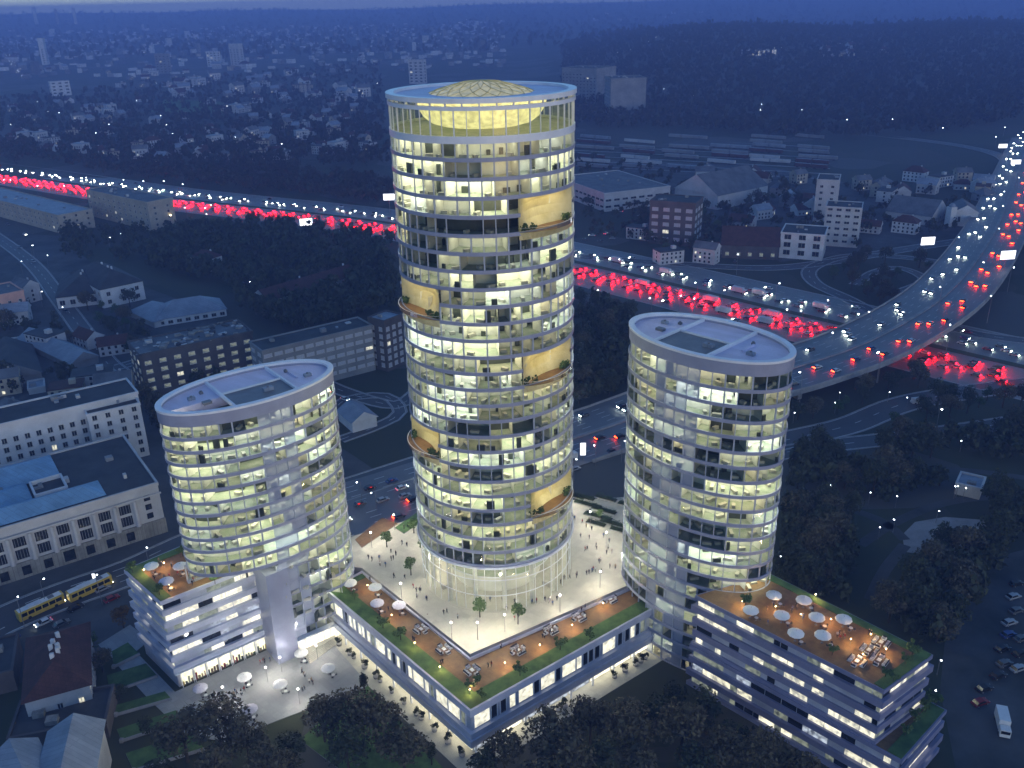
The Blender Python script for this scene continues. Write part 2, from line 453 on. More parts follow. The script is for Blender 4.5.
            if on:
                e = R.choice(['ceiling_lit'] * 4 + ['ceiling_dim', 'ceiling_cool'])
                lo, hi = (-d + .5, -.9) if R.random() < .4 else (-d * .6, -d * .6 + 1.0)
                for j in range(0, M, 2):
                    t0, t1 = ts[j] + (ts[j + 1] - ts[j]) * .2, ts[j + 1] + (ts[j + 1] - ts[j]) * .6
                    if gw(t0): continue
                    cl.face([s.pt(t0, lo, zc), s.pt(t0, hi, zc), s.pt(t1, hi, zc), s.pt(t1, lo, zc)], e)
            i += w
        it.build('office_floor', s.root)
        if cl.f: cl.build('ceiling_light', s.root)
    def sky_garden(s, k, gt, hw, d):
        z0, z1 = s.lv[k], s.lv[k + 2] - .5; mb = MB(); n = 18
        for i in range(n):
            a, b = gt - hw + 2 * hw * i / n, gt - hw + 2 * hw * (i + 1) / n
            for q in range(4):
                za, zb = z0 + (z1 - z0) * q / 4, z0 + (z1 - z0) * (q + 1) / 4
                ca, cb = (1 - .35 * abs(2 * q / 4 - 1) ** 2), (1 - .35 * abs(2 * (q + 1) / 4 - 1) ** 2)
                da, db = s.garden(a + 1e-4, k), s.garden(b - 1e-4, k)
                mb.face([s.pt(a, -da * ca, za), s.pt(b, -db * ca, za), s.pt(b, -db * cb, zb), s.pt(a, -da * cb, zb)], 'gold')
        g = mb.build('sky_garden', s.root, True)
        fl = MB()
        for i in range(n):
            a, b = gt - hw + 2 * hw * i / n, gt - hw + 2 * hw * (i + 1) / n
            fl.face([s.pt(a, -s.garden(a + 1e-4, k), z0 + .03), s.pt(a, -.02, z0 + .03), s.pt(b, -.02, z0 + .03), s.pt(b, -s.garden(b - 1e-4, k), z0 + .03)], 'deck')
        for i in range(n):      # the floor swells out past the facade
            a, b = gt - hw + 2 * hw * i / n, gt - hw + 2 * hw * (i + 1) / n; bu = lambda t: .28 + 1.7 * max(0, 1 - ((t - gt) / hw) ** 2)
            fl.face([s.pt(a, -.02, z0 + .03), s.pt(a, bu(a), z0 + .03), s.pt(b, bu(b), z0 + .03), s.pt(b, -.02, z0 + .03)], 'deck'); fl.face([s.pt(a, bu(a), z0 + .03), s.pt(a, bu(a), z0 + 1.0), s.pt(b, bu(b), z0 + 1.0), s.pt(b, bu(b), z0 + .03)], 'glass')
            fl.face([s.pt(a, bu(a), z0 + .03), s.pt(b, bu(b), z0 + .03), s.pt(b, .3, z0 - 1.6), s.pt(a, .3, z0 - 1.6)], 'gold'); fl.face([s.pt(a, bu(a) - .1, z0 + 1.0), s.pt(a, bu(a) + .06, z0 + 1.0), s.pt(b, bu(b) + .06, z0 + 1.0), s.pt(b, bu(b) - .1, z0 + 1.0)], 'white_metal')
        fl.build('deck_floor', g)
        li = MB()
        for i in range(3, n - 3):
            a, b = gt - hw + 2 * hw * i / n, gt - hw + 2 * hw * (i + .7) / n; dd = s.garden(a, k)
            li.face([s.pt(a, -dd * .55, z1 - .08), s.pt(a, -dd * .2, z1 - .08), s.pt(b, -dd * .2, z1 - .08), s.pt(b, -dd * .55, z1 - .08)], 'garden_light')
        li.build('soffit_light', g)
        pl = MB()
        for i in range(14):
            t = gt + R.choice([-1, 1]) * hw * R.uniform(.55, .95); p = s.pt(t, -R.uniform(.3, .9), z0)
            for _ in range(10):
                q = (p[0] + R.uniform(-.6, .6), p[1] + R.uniform(-.6, .6), z0 + R.uniform(.2, 1.5)); w = R.uniform(.12, .3)
                pl.face([(q[0] - w, q[1], q[2] - w), (q[0] + w, q[1] - w, q[2]), (q[0] + w * .5, q[1] + w, q[2] + w), (q[0] - w, q[1] + w * .6, q[2] + w * .5)], 'leaf_green')
        pl.build('planting', g)['kind'] = 'stuff'
emit('garden_light', (1, .84, .42), 15.0)
emit('bowl_light', (1, .92, .45), 14.0)

# tallest tower
lv = [0, 14.0] + [14.0 + (116.6 - 14) * i / 26 for i in range(1, 27)]
T = Tower('glass_tower', 'tallest round glass tower with a golden dome, standing on the pale plaza', (-5.3, 207.5), 20.4, 20.4, 0, lv, 48, 5.6, None)
def garden_at(px, py, hw, d):
    best = min(((abs(P(*T.pt(t, 0, z))[0] - px) + abs(P(*T.pt(t, 0, z))[1] - py), t, z) for t in np.linspace(PI * .95, PI * 2.05, 90) for z in np.arange(15, 116, 1.0)))
    k = min(range(1, len(lv) - 2), key=lambda k: abs(lv[k + 1] - best[2])); T.gardens.append((k, best[1], hw, d))
for px, py, hw in ((554, 211, .46), (412, 294, .46), (555, 366, .44), (419, 436, .42), (558, 497, .44)): garden_at(px, py, hw, 5.0)
for k in range(1, 27): T.storey(k, R.choice([.97, .95, .92, .88, .72]))
for g in T.gardens: T.sky_garden(*g)
# lobby
mb = MB(); T.ring(mb, -9, .25, -.3 + .32, .06, 'paving', 1); mb.build('lobby_floor', T.root)
mb = MB()
for i in range(48):
    a, b = T.th[i], T.th[(i + 1) % 48] + (2 * PI if i == 47 else 0)
    for z0, z1 in ((.1, 4.6), (4.6, 9.2), (9.2, 13.4)):
        mb.face([T.pt(a, -.3, z0), T.pt(b, -.3, z0), T.pt(b, -.3, z1), T.pt(a, -.3, z1)], 'lobby_glass')
    T.post(mb, a, -.3, .06, 13.4, .1, .16, 'white_metal')
for z in (4.6, 9.2): T.ring(mb, -.36, -.2, z - .09, z + .09, 'white_metal', 1)
mb.build('lobby_glazing', T.root)
for i in range(16):
    mb = MB(); p = T.pt(2 * PI * (i + .3) / 16, -1.6, 0); mb.tube((p[0], p[1], .06), (p[0], p[1], 13.4), .62, .62, 'office_wall', 14); mb.build('column', T.root)
mb = MB(); n = 40
for i in range(n):
    a, b = 2 * PI * i / n, 2 * PI * (i + 1) / n
    for z0, z1, m in ((.06, 4.4, 'office_wall'), (4.4, 5.0, 'white_metal'), (5.0, 9.0, 'office_wall' if i % 5 else 'cabinet'), (9.0, 13.4, 'office_wall')):
        mb.face([T.pt(a, -8.5, z0), T.pt(b, -8.5, z0), T.pt(b, -8.5, z1), T.pt(a, -8.5, z1)], m)
    if i % 4 == 0: p = T.pt(a, -4, 0); mb.box(p[0], p[1], .07, 2.4, 1, 1.1, 'desk', a)
mb.build('lobby_core', T.root)
mb = MB(); T.ring(mb, -8.5, -5, 6.6, 7, 'white_metal', 1, top='carpet', bot='ceiling'); mb.build('mezzanine', T.root)
mb = MB()
for i in range(48):
    a, b = 2 * PI * i / 48, 2 * PI * (i + .62) / 48
    for o0, o1, z in ((-3.4, -2.6, 13.35), (-6.6, -5.6, 13.35), (-7.5, -6.5, 6.55)):
        mb.face([T.pt(a, o0, z), T.pt(a, o1, z), T.pt(b, o1, z), T.pt(b, o0, z)], 'lobby_light')
mb.build('ceiling_light', T.root)
mb = MB()
for i in range(24):      # downlights in the soffit of the canopy ring
    a, b = 2 * PI * i / 24, 2 * PI * (i + .25) / 24
    mb.face([T.pt(a, .12, 12.9), T.pt(a, .45, 12.9), T.pt(b, .45, 12.9), T.pt(b, .12, 12.9)], 'lobby_light')
mb.build('canopy_light', T.root)
mb = MB(); T.ring(mb, .02, .55, 12.95, 13.5, 'white_metal', 2); mb.build('canopy', T.root)
# crown of the tallest tower
zt = 116.6
mb = MB(); T.ring(mb, -19.5, 0, zt - .5, zt, 'white_metal', 1, top='carpet', bot='ceiling'); T.ring(mb, .02, .3, zt - .9, zt + .6, 'white_metal'); mb.build('floor_slab', T.root)
mb = MB()
for i in range(24):
    a, b = T.th[2 * i], T.th[(2 * i + 2) % 48] + (2 * PI if i == 23 else 0); m_ = (a + b) / 2
    mb.face([T.pt(a, -.12, zt), T.pt(m_, -.12, zt), T.pt(m_, -.12, 122.2), T.pt(a, -.12, 122.2)], 'glass'); mb.face([T.pt(m_, -.12, zt), T.pt(b, -.12, zt), T.pt(b, -.12, 122.2), T.pt(m_, -.12, 122.2)], 'glass')
    T.post(mb, a, 0, zt + .6, 122.2, .22, .3, 'white_metal'); T.post(mb, m_, 0, zt + .6, 122.2, .12, .2, 'white_metal')
mb.build('curtain_wall', T.root)
mb = MB(); T.ring(mb, -.5, .35, 122.2, 123.0, 'white_metal')
for i in range(36): T.post(mb, 2 * PI * i / 36, -.2, 123.0, 123.6, .3, .3, 'white_metal')
T.ring(mb, -1.2, .6, 123.6, 124.6, 'white_metal'); mb.build('roof_rim', T.root)
mb = MB(); T.ring(mb, -9.4, -1.2, 123.7, 124.0, 'roof_white', 2, bot='ceiling'); mb.build('roof', T.root)
mb = MB(); cx, cy = T.c
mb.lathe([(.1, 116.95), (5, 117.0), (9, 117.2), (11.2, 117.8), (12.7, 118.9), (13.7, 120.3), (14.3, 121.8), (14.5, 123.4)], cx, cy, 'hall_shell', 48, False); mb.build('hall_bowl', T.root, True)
mb = MB()
for i in range(36):
    a, b = 2 * PI * i / 36, 2 * PI * (i + .7) / 36
    mb.face([T.pt(a, -3.6, 123.6), T.pt(a, -3.2, 123.6), T.pt(b, -3.2, 123.6), T.pt(b, -3.6, 123.6)], 'bowl_light')
mb.build('bowl_fill_ring', T.root)  # light ring added under the roof to brighten the bowl
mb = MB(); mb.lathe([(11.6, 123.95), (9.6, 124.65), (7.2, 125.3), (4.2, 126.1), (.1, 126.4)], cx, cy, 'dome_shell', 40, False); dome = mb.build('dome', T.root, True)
mb = MB()
prof = [(11.7, 124.0), (9.7, 124.73), (7.25, 125.38), (4.2, 126.18), (.3, 126.5)]
for i in range(20):
    for sgn in (-1, 1):
        for j in range(4):
            a0, a1 = 2 * PI * i / 20 + sgn * j * .16, 2 * PI * i / 20 + sgn * (j + 1) * .16
            mb.tube((cx + prof[j][0] * math.cos(a0), cy + prof[j][0] * math.sin(a0), prof[j][1]), (cx + prof[j + 1][0] * math.cos(a1), cy + prof[j + 1][0] * math.sin(a1), prof[j + 1][1]), .07, .07, 'gold_frame', 4)
mb.build('lattice', dome)

def oval(name, label, c, a, b, ang, ztop, n, frost, beams, lit, lv=None, clamp=None):
    zr = ztop - 3.0; lv = lv or [ZG + (zr - ZG) * i / n for i in range(n + 1)]
    t = Tower(name, label, c, a, b, ang, lv, 36, 4.6, 'oval glass towers'); t.frost = frost; t.clamp = clamp; t.clamp_floor = 11.9
    for k in range(n): t.storey(k, lit)
    mb = MB(); t.ring(mb, -.9, .22, zr - .4, ztop - .55, 'fascia', 3); t.ring(mb, -1.0, .4, ztop - .55, ztop, 'white_metal', 3); mb.build('roof_rim', t.root)
    mb = MB(); T_ = [2 * PI * i / 72 for i in range(72)]
    mb.prism([t.pt(q, -.88, 0)[:2] for q in T_], zr - .4, ztop - 1.1, 'roof_white', 'roof_white', 'ceiling'); rf = mb.build('roof', t.root)
    ca, sa = math.cos(t.A), math.sin(t.A); W = lambda x, y: (c[0] + x * ca - y * sa, c[1] + x * sa + y * ca)
    for x in beams:
        hw = (b - .9) * math.sqrt(1 - (x / (a - .9)) ** 2); mb = MB(); p = W(x, 0); mb.box(p[0], p[1], ztop - 1.1, .5, 2 * hw - .05, .85, 'white_metal', t.A); mb.build('roof_beam', rf)
    x0, x1 = beams; L = x1 - x0 - .6; p = W((x0 + x1) / 2, 0); mb = MB(); mb.box(p[0], p[1], ztop - 1.1, L, .4, .7, 'white_metal', t.A); mb.build('roof_beam', rf)
    yb = -(b - .9) * math.sqrt(1 - (max(abs(x0), abs(x1)) / (a - .9)) ** 2) + .2
    p = W((x0 + x1) / 2, yb / 2 - .1); mb = MB(); mb.box(p[0], p[1], ztop - 1.09, L, -yb - .35, .3, 'roof_panel', t.A); mb.build('plant_deck', rf)
    mb = MB(); p = W(x1 + 3.5, 1); mb.box(p[0], p[1], ztop - 1.09, .5, 5, .4, 'roof_white', t.A); mb.build('roof_curb', rf); mb = MB(); p = W(x0 - 4, -2); mb.box(p[0], p[1], ztop - 1.09, 2, 1.4, .6, 'pole_grey', t.A); mb.build('roof_vent', rf)
    for q, (x, y, w_, l_, h_) in enumerate(((x0 - 6, 2.5, 1.6, 1.0, .7), (x0 - 3, 4.5, .8, .8, .5), (x1 + 6, -2, 1.8, 1.1, .7), (x1 + 3, 4, .7, .7, .5), (3, -4.5, 2.4, 1.3, .8))):
        mb = MB(); p = W(x, y); zz = ztop - 1.08 + (.3 if y < -3 else 0); mb.box(p[0], p[1], zz, w_, l_, h_, 'pole_grey' if q % 2 else 'roof_tin', t.A); mb.tube((p[0], p[1], zz + h_), (p[0], p[1], zz + h_ + .25), .3, .3, 'roof_panel', 10); mb.build('cooling_unit', rf)
    return t
TR = oval('oval_tower', 'oval glass tower rising from the block with the long white parasol terrace', (45.2, 193.2), 20.5, 12.0, -45.5, 71, 22, (-168, -112), (-8, 6.2), .8)
TL = oval('oval_tower', 'shorter oval glass tower above the street with the yellow buses', (-62.5, 196.5), 21.2, 11.1, 37.3, 60, 20, (-74, -22), (-6.8, 8.3), .9, [ZG, -10.1, -6.4, -2.7, 1, 4.7, 8.4, 12.4] + [17.4 + 3.3 * i for i in range(13)], ((-85, 177.2), (.7935, .6085), (.6085, -.7935), 26.5, 16.5))

# ------------------------------------------------------------------ stepped blocks at the feet of the oval towers
def pane_strip(p, q, z0, z1, lit, nrm, off=.06, mn=1.4, mx=5.0):
    """one ribbon window: panes of uneven length between two points of a facade"""
    mb = MB(); L = math.hypot(q[0] - p[0], q[1] - p[1]); u = ((q[0] - p[0]) / L, (q[1] - p[1]) / L); x = 0.0
    def at(t, z, o): return (p[0] + u[0] * t + nrm[0] * o, p[1] + u[1] * t + nrm[1] * o, z)
    while x < L - .3:
        w = min(R.uniform(mn, mx), L - x)
        r = R.random(); m = 'lit_pane' if r < lit * .7 else 'bright_pane' if r < lit else 'dim_pane' if r < lit + .22 else 'dark_pane' if r < lit + .42 else 'cool_pane' if r < lit + .46 else 'panel'
        mb.face([at(x, z0, off), at(x + w, z0, off), at(x + w, z1, off), at(x, z1, off)], m)
        mb.face([at(x, z0, off + .05), at(x + .12, z0, off + .05), at(x + .12, z1, off + .05), at(x, z1, off + .05)], 'mullion')
        x += w
    return mb
def edges(poly):
    for i in range(len(poly)):
        p, q = poly[i], poly[(i + 1) % len(poly)]; L = math.hypot(q[0] - p[0], q[1] - p[1]); yield i, p, q, L, ((q[1] - p[1]) / L, -(q[0] - p[0]) / L)
def block(root, poly, z0, z1, n, skip=(), lit=.3, lift=0.0, band=1.75, bm='band'):
    poly = ccw(poly); core = offset_poly(poly, .75); h = (z1 - z0 - lift) / n
    mb = MB(); mb.prism(core, z0, z1 - .2, 'panel', 'concrete'); mb.build('wall', root)
    for k in range(n + 1):
        zb = z0 + lift + k * h
        a, b = (zb - .55, zb + band - .55) if k < n else (z1 - .7, z1 + .35)
        if k == 0 and lift == 0: a = z0
        outer = offset_poly(poly, R.choice([0, .12, .25, -.15])); mb = MB()
        if k == n:      # parapet: a ring round the roof terrace
            inn = offset_poly(poly, .45)
            for i in range(len(poly)):
                j = (i + 1) % len(poly); o, q = outer, inn
                mb.face([o[i] + (a,), o[j] + (a,), o[j] + (b,), o[i] + (b,)], bm); mb.face([q[j] + (a,), q[i] + (a,), q[i] + (b,), q[j] + (b,)], bm)
                mb.face([o[i] + (b,), o[j] + (b,), q[j] + (b,), q[i] + (b,)], bm); mb.face([o[j] + (a,), o[i] + (a,), q[i] + (a,), q[j] + (a,)], bm)
            mb.build('parapet', root)
        else:
            mb.prism(outer, a, b, bm); mb.build('floor_band', root)
        if k < n:
            zt_ = z0 + lift + (k + 1) * h - (.55 if k < n - 1 else .7)
            for i, p, q, L, nr in edges(core):
                if i in skip: continue
                pane_strip(p, q, b, zt_, lit, nr).build('ribbon_window', root)
    return poly
def terrace(root, poly, z, lawn_edges, w=3.2):
    """timber deck with lawn strips along some edges, both part of the building"""
    inn = offset_poly(ccw(poly), .5); mb = MB(); mb.prism(inn, z - .25, z, 'deck'); mb.build('timber_deck', root)
    for i, p, q, L, nr in edges(inn):
        if i in lawn_edges:
            mb = MB(); a, b = p, q; c_ = (q[0] - nr[0] * w, q[1] - nr[1] * w); d_ = (p[0] - nr[0] * w, p[1] - nr[1] * w)
            mb.prism([a, b, c_, d_], z + .005 + .004 * i, z + .16 + .004 * i, 'lawn'); mb.build('lawn_strip', root)

# west block
WL = [(-85, 177.2), (-63.6, 193.6), (-70, 205), (-83, 206.5), (-99.1, 191.2)]
bw = thing('stepped_block', 'pale banded block with lit ground floor shops and a small timber roof terrace', 'building', (-82, 190, ZG), 'stepped blocks under the oval towers')
block(bw, WL, ZG, 12.0, 6, (1, 2), .34, 5.5, 1.55); terrace(bw, ccw(WL), 12.3, (3, 4), 2.6)
E0, E1 = np.array(WL[0]), np.array(WL[1]); u = (E1 - E0) / np.linalg.norm(E1 - E0); nr = np.array([u[1], -u[0]]); Ls = np.linalg.norm(E1 - E0)
for i in range(7):       # shop windows facing the lower plaza
    p = E0 + u * (1.4 + i * (Ls - 4) / 7); q = E0 + u * (1.4 + (i + .88) * (Ls - 4) / 7); f = MB()
    o = -.62
    a, b = p + nr * o, q + nr * o
    f.face([(a[0], a[1], ZG + .3), (b[0], b[1], ZG + .3), (b[0], b[1], ZG + 4.6), (a[0], a[1], ZG + 4.6)], 'shop_back')
    for j in range(4):
        t = p + (q - p) * (j + .5) / 4 + nr * (o + .3); f.box(t[0], t[1], ZG + .3, R.uniform(.2, .6), .3, R.uniform(.6, 2.3), R.choice(['paint_red', 'wood', 'cabinet', 'cabinet', 'leaf_green', 'cloth_tan', 'desk', 'paint_yellow']), math.atan2(u[1], u[0]))
    a, b = p + nr * .05, q + nr * .05
    f.face([(a[0], a[1], ZG + .05), (b[0], b[1], ZG + .05), (b[0], b[1], ZG + 4.0), (a[0], a[1], ZG + 4.65)], 'lobby_glass')
    for t in (p, q): f.box(t[0] + nr[0] * .05, t[1] + nr[1] * .05, ZG + .02, .16, .2, 4.6, 'white_metal', math.atan2(u[1], u[0]))
    f.build('shop_window', bw)
mb = MB(); mb.prism(ccw([tuple(E0 + u * t_ + nr * d_) for t_, d_ in ((23.6, -1), (23.6, 7.5), (29.4, 7.5), (29.4, -1))]), ZG, 13.2, 'fascia'); mb.build('stair_tower', bw)
mb = MB(); a = E0 + u * 0 + nr * .1; b = E1 + nr * .1
mb.prism([tuple(E0 + nr * .55), tuple(E1 + nr * .55), tuple(E1 + nr * .1), tuple(E0 + nr * .1)], ZG + 4.65, ZG + 4.9, 'white_metal'); mb.build('canopy', bw)

# east block: upper storeys over a longer, lower wing
ER = [(41.6, 175.6), (73.9, 142.2), (88.7, 152.8), (62.0, 183.7)]
EL = [(41.3, 175.3), (77.8, 137.8), (93.4, 151.8), (63.0, 184.5)]
be = thing('stepped_block', 'dark blue banded block carrying the long timber terrace with eight white parasols', 'building', (66, 163, ZG), 'stepped blocks under the oval towers')
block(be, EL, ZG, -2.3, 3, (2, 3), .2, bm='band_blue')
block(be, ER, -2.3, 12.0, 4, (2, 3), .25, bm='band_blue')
terrace(be, ER, 12.3, (1, 2), 2.2); terrace(be, EL, -2.0, (1, 2), 3)

# central podium: V-shaped, roof terrace sunk below the plaza
VO = [(-10.8, 153.5), (35.7, 188.9), (32.8, 199.2), (-11.4, 171.2), (-42.3, 207.7), (-51.0, 199.4)]
bp = thing('podium_building', 'low V-shaped podium with planted roof terrace in front of the tallest tower', 'building', (-10, 185, ZG))
ZP = -1.5
mb = MB(); mb.prism(offset_poly(VO, .6), -7.3, ZP - .3, 'panel', 'concrete'); mb.build('upper_wall', bp)
mb = MB(); mb.prism(offset_poly(VO, 1.1), ZG, -10.7, 'office_wall'); mb.build('ground_wall', bp)
mb = MB(); mb.prism(offset_poly(VO, -.7), -10.8, -8.9, 'band', 'band', 'ceiling'); mb.prism(offset_poly(VO, -.25), -8.9, -7.3, 'band'); mb.build('cornice', bp)
def ringpoly(mb, o, q, a, b, m):
    for i in range(len(o)):
        j = (i + 1) % len(o)
        mb.face([o[i] + (a,), o[j] + (a,), o[j] + (b,), o[i] + (b,)], m); mb.face([q[j] + (a,), q[i] + (a,), q[i] + (b,), q[j] + (b,)], m)
        mb.face([o[i] + (b,), o[j] + (b,), q[j] + (b,), q[i] + (b,)], m); mb.face([o[j] + (a,), o[i] + (a,), q[i] + (a,), q[j] + (a,)], m)
mb = MB(); ringpoly(mb, VO, offset_poly(VO, .5), -2.8, -.85, 'band'); mb.build('parapet', bp)
inn = offset_poly(VO, .5)
mb = MB(); mb.prism(inn, ZP - .3, ZP, 'deck'); mb.build('timber_deck', bp)
for i in (0, 4, 5, 1):
    p, q = np.array(inn[i]), np.array(inn[(i + 1) % 6]); uu = (q - p) / np.linalg.norm(q - p); nn = np.array([uu[1], -uu[0]]); w = 4.3 if i in (0, 5) else 2.0
    mb = MB(); mb.prism([tuple(p), tuple(q), tuple(q - nn * w), tuple(p - nn * w)], ZP + .01 + i * .004, ZP + .2 + i * .004, 'lawn'); mb.build('lawn_strip', bp)
for i in (0, 5):
    p, q = np.array(offset_poly(VO, .6)[i]), np.array(offset_poly(VO, .6)[(i + 1) % 6]); L = np.linalg.norm(q - p); uu = (q - p) / L; nn = np.array([uu[1], -uu[0]]); x = .7
    while x < L - 3:
        w = R.choice([1.3, 1.5, 1.5, 1.6, 4.2]); r = R.random(); m = 'bright_pane' if w > 3 else ('bright_pane' if r < .35 else 'dark_pane' if r < .8 else 'dim_pane')
        mb = MB(); c_ = p + uu * (x + w / 2); an = math.atan2(uu[1], uu[0])
        mb.box(c_[0] + nn[0] * .02, c_[1] + nn[1] * .02, -6.9, w, .1, 3.9, m, an); wn = mb.build('window', bp)
        mb = MB()
        for s_ in (-1, 1): e = c_ + uu * s_ * (w / 2 + .06) + nn * .12; mb.box(e[0], e[1], -6.95, .12, .3, 4.0, 'white_metal', an)
        e = c_ + nn * .12; mb.box(e[0], e[1], -3.04, w, .26, .12, 'white_metal', an)
        mb.build('frame', wn); x += w + R.choice([.35, .5, 1.0])
    # lit colonnade below the cornice
    p, q = np.array(offset_poly(VO, 1.1)[i]), np.array(offset_poly(VO, 1.1)[(i + 1) % 6]); L = np.linalg.norm(q - p); uu = (q - p) / L; nn = np.array([uu[1], -uu[0]]); an = math.atan2(uu[1], uu[0])
    m_ = 8
    for j in range(m_):
        c_ = p + uu * L * (j + .5) / m_; mb = MB(); mb.box(c_[0] + nn[0] * .06, c_[1] + nn[1] * .06, ZG + .3, L / m_ - .6, .1, 2.7, 'shop_back' if (i == 5 or j > 4 or j == 1) else 'cool_pane', an); mb.build('shop_window', bp)
        e = p + uu * L * j / m_ + nn * 1.2; mb = MB(); mb.tube((e[0], e[1], ZG + .1), (e[0], e[1], -10.8), .28, .28, 'white_metal', 10); mb.build('column', bp)
    c_ = (p + q) / 2 + nn * .7; mb = MB(); mb.box(c_[0], c_[1], -10.86, L - 6, .5, .05, 'lobby_light', an); mb.build('soffit_light', bp)

# ------------------------------------------------------------------ ground, plazas, roads
def grid_ground():
    ys = np.concatenate([np.linspace(-300, 900, 13), np.linspace(960, 3000, 60), np.linspace(3100, 9600, 70)])
    br = np.linspace(-1, 1, 121); V = []; Fc = []
    for y in ys:
        w = 900 + max(0, y) * .85
        for b in br: V.append((b * w, y, tz(b * w, y)))
    n = len(br)
    for i in range(len(ys) - 1):
        for j in range(n - 1): a = i * n + j; Fc.append((a, a + 1, a + n + 1, a + n))
    me = bpy.data.meshes.new('ground'); me.from_pydata(V, [], Fc); me.materials.append(MATS['ground_mix']); me.polygons.foreach_set('use_smooth', [True] * len(Fc)); me.update()
    o = bpy.data.objects.new('ground', me); C.objects.link(o); o['kind'] = 'structure'
def ground_mod(nt, src):
    tc = nt.nodes.new('ShaderNodeTexCoord'); vo = nt.nodes.new('ShaderNodeTexVoronoi'); vo.inputs['Scale'].default_value = .011; vo.distance = 'MANHATTAN'
    nt.links.new(tc.outputs['Object'], vo.inputs['Vector'])
    sp = nt.nodes.new('ShaderNodeSeparateColor'); nt.links.new(vo.outputs['Color'], sp.inputs[0])
    cr = nt.nodes.new('ShaderNodeValToRGB'); cr.color_ramp.interpolation = 'CONSTANT'
    els = cr.color_ramp.elements; els[0].color = (.035, .045, .025, 1); els[1].position = .45; els[1].color = (.06, .06, .045, 1)
    e = els.new(.72); e.color = (.1, .1, .1, 1); e = els.new(.88); e.color = (.05, .06, .025, 1)
    nt.links.new(sp.outputs[0], cr.inputs[0])
    mu = nt.nodes.new('ShaderNodeMix'); mu.data_type = 'RGBA'; mu.inputs['Factor'].default_value = .55
    nt.links.new(src, mu.inputs['A']); nt.links.new(cr.outputs[0], mu.inputs['B']); return mu.outputs['Result']
mat('ground_mix', (.035, .045, .025), .95, .4, .02, col2=(.04, .038, .03), mod=ground_mod)
mat('yard', (.085, .088, .095), .9, .45, .05, col2=(.035, .04, .038))
grid_ground()
def sheet(name, px, m, dz=.02, z=ZG, world=False):
    poly = ccw([p if world else G(p[0], p[1], z)[:2] for p in px]); mb = MB(); mb.face([(p[0], p[1], z + dz) for p in poly], m); return struct(mb, name)
sheet('courtyard', [(0, 232), (60, 236), (100, 270), (180, 300), (262, 345), (262, 420), (330, 440), (420, 500), (350, 545), (200, 620), (0, 690), (-80, 640), (-80, 330)], 'yard', .012)
sheet('courtyard', [(600, 205), (700, 215), (780, 262), (880, 250), (980, 235), (930, 200), (760, 165), (600, 160)], 'yard', .012)
sheet('car_park', [(985, 560), (1060, 540), (1100, 760), (960, 790), (940, 690), (945, 640)], 'yard', .016)
sheet('park_square', [(902, 535), (915, 522), (945, 517), (985, 520), (992, 532), (975, 548), (935, 556), (905, 552)], 'concrete', .03)


def spline(pts, step=6.0):
    p = [np.array(q, float) for q in pts]; p = [2 * p[0] - p[1]] + p + [2 * p[-1] - p[-2]]; out = []
    for i in range(1, len(p) - 2):
        n = max(2, int(np.linalg.norm(p[i + 1] - p[i]) / step))
        for j in range(n):
            t = j / n; a, b, c, d = p[i - 1:i + 3]
            out.append(.5 * ((2 * b) + (c - a) * t + (2 * a - 5 * b + 4 * c - d) * t * t + (3 * b - a - 3 * c + d) * t ** 3))
    out.append(p[-2]); return np.array(out)
class Path:
    def __init__(s, pts):
        s.p = pts; d = np.gradient(pts[:, :2], axis=0); s.t = d / np.linalg.norm(d, axis=1)[:, None]; s.n = np.stack([s.t[:, 1], -s.t[:, 0]], 1)   # n points to the right of travel
        s.s = np.concatenate([[0], np.cumsum(np.linalg.norm(np.diff(pts, axis=0), axis=1))])
    def at(s, u, off, dz=0):
        q = [np.interp(u, s.s, s.p[:, k]) for k in range(3)]; n = [np.interp(u, s.s, s.n[:, k]) for k in range(2)]; t = [np.interp(u, s.s, s.t[:, k]) for k in range(2)]
        return (q[0] + n[0] * off, q[1] + n[1] * off, q[2] + dz), math.atan2(t[1], t[0])
    def strip(s, mb, o0, o1, dz, m, u0=0, u1=None, th=0.0):
        u1 = s.s[-1] if u1 is None else u1; us = [u for u in s.s if u0 < u < u1]; us = [u0] + us + [u1]
        for a, b in zip(us[:-1], us[1:]):
            p, q, r, t = s.at(a, o0, dz)[0], s.at(a, o1, dz)[0], s.at(b, o1, dz)[0], s.at(b, o0, dz)[0]
            mb.face([p, q, r, t], m)
            if th:
                lo = lambda v: (v[0], v[1], v[2] - th)
                mb.face([lo(q), lo(p), lo(t), lo(r)], m); mb.face([lo(p), p, t, lo(t)], m); mb.face([q, lo(q), lo(r), r], m)
    def dashes(s, mb, off, dz, m, w=.2, on=4, gap=8):
        u = 0
        while u + on < s.s[-1]: s.strip(mb, off - w / 2, off + w / 2, dz, m, u, u + on); u += on + gap
def roadway(name, path, w, lanes=(), dz=.03, m='asphalt_road', solid=True, kerb=True):
    mb = MB(); path.strip(mb, -w / 2, w / 2, dz, m); o = struct(mb, name)
    mk = MB()
    for l in lanes: path.dashes(mk, l, dz + .03, 'paint_line', .3)
    if solid:
        for e in (-w / 2 + .6, w / 2 - .6): path.strip(mk, e - .13, e + .13, dz + .03, 'paint_line')
    if mk.f: mk.build('lane_marking', o)
    if not kerb: return o
    kb = MB()
    for sg in (-1, 1): path.strip(kb, sg * w / 2 - .3, sg * w / 2 + .3, dz + .14, 'kerb', th=.2)
    kb.build('kerb', o); return o
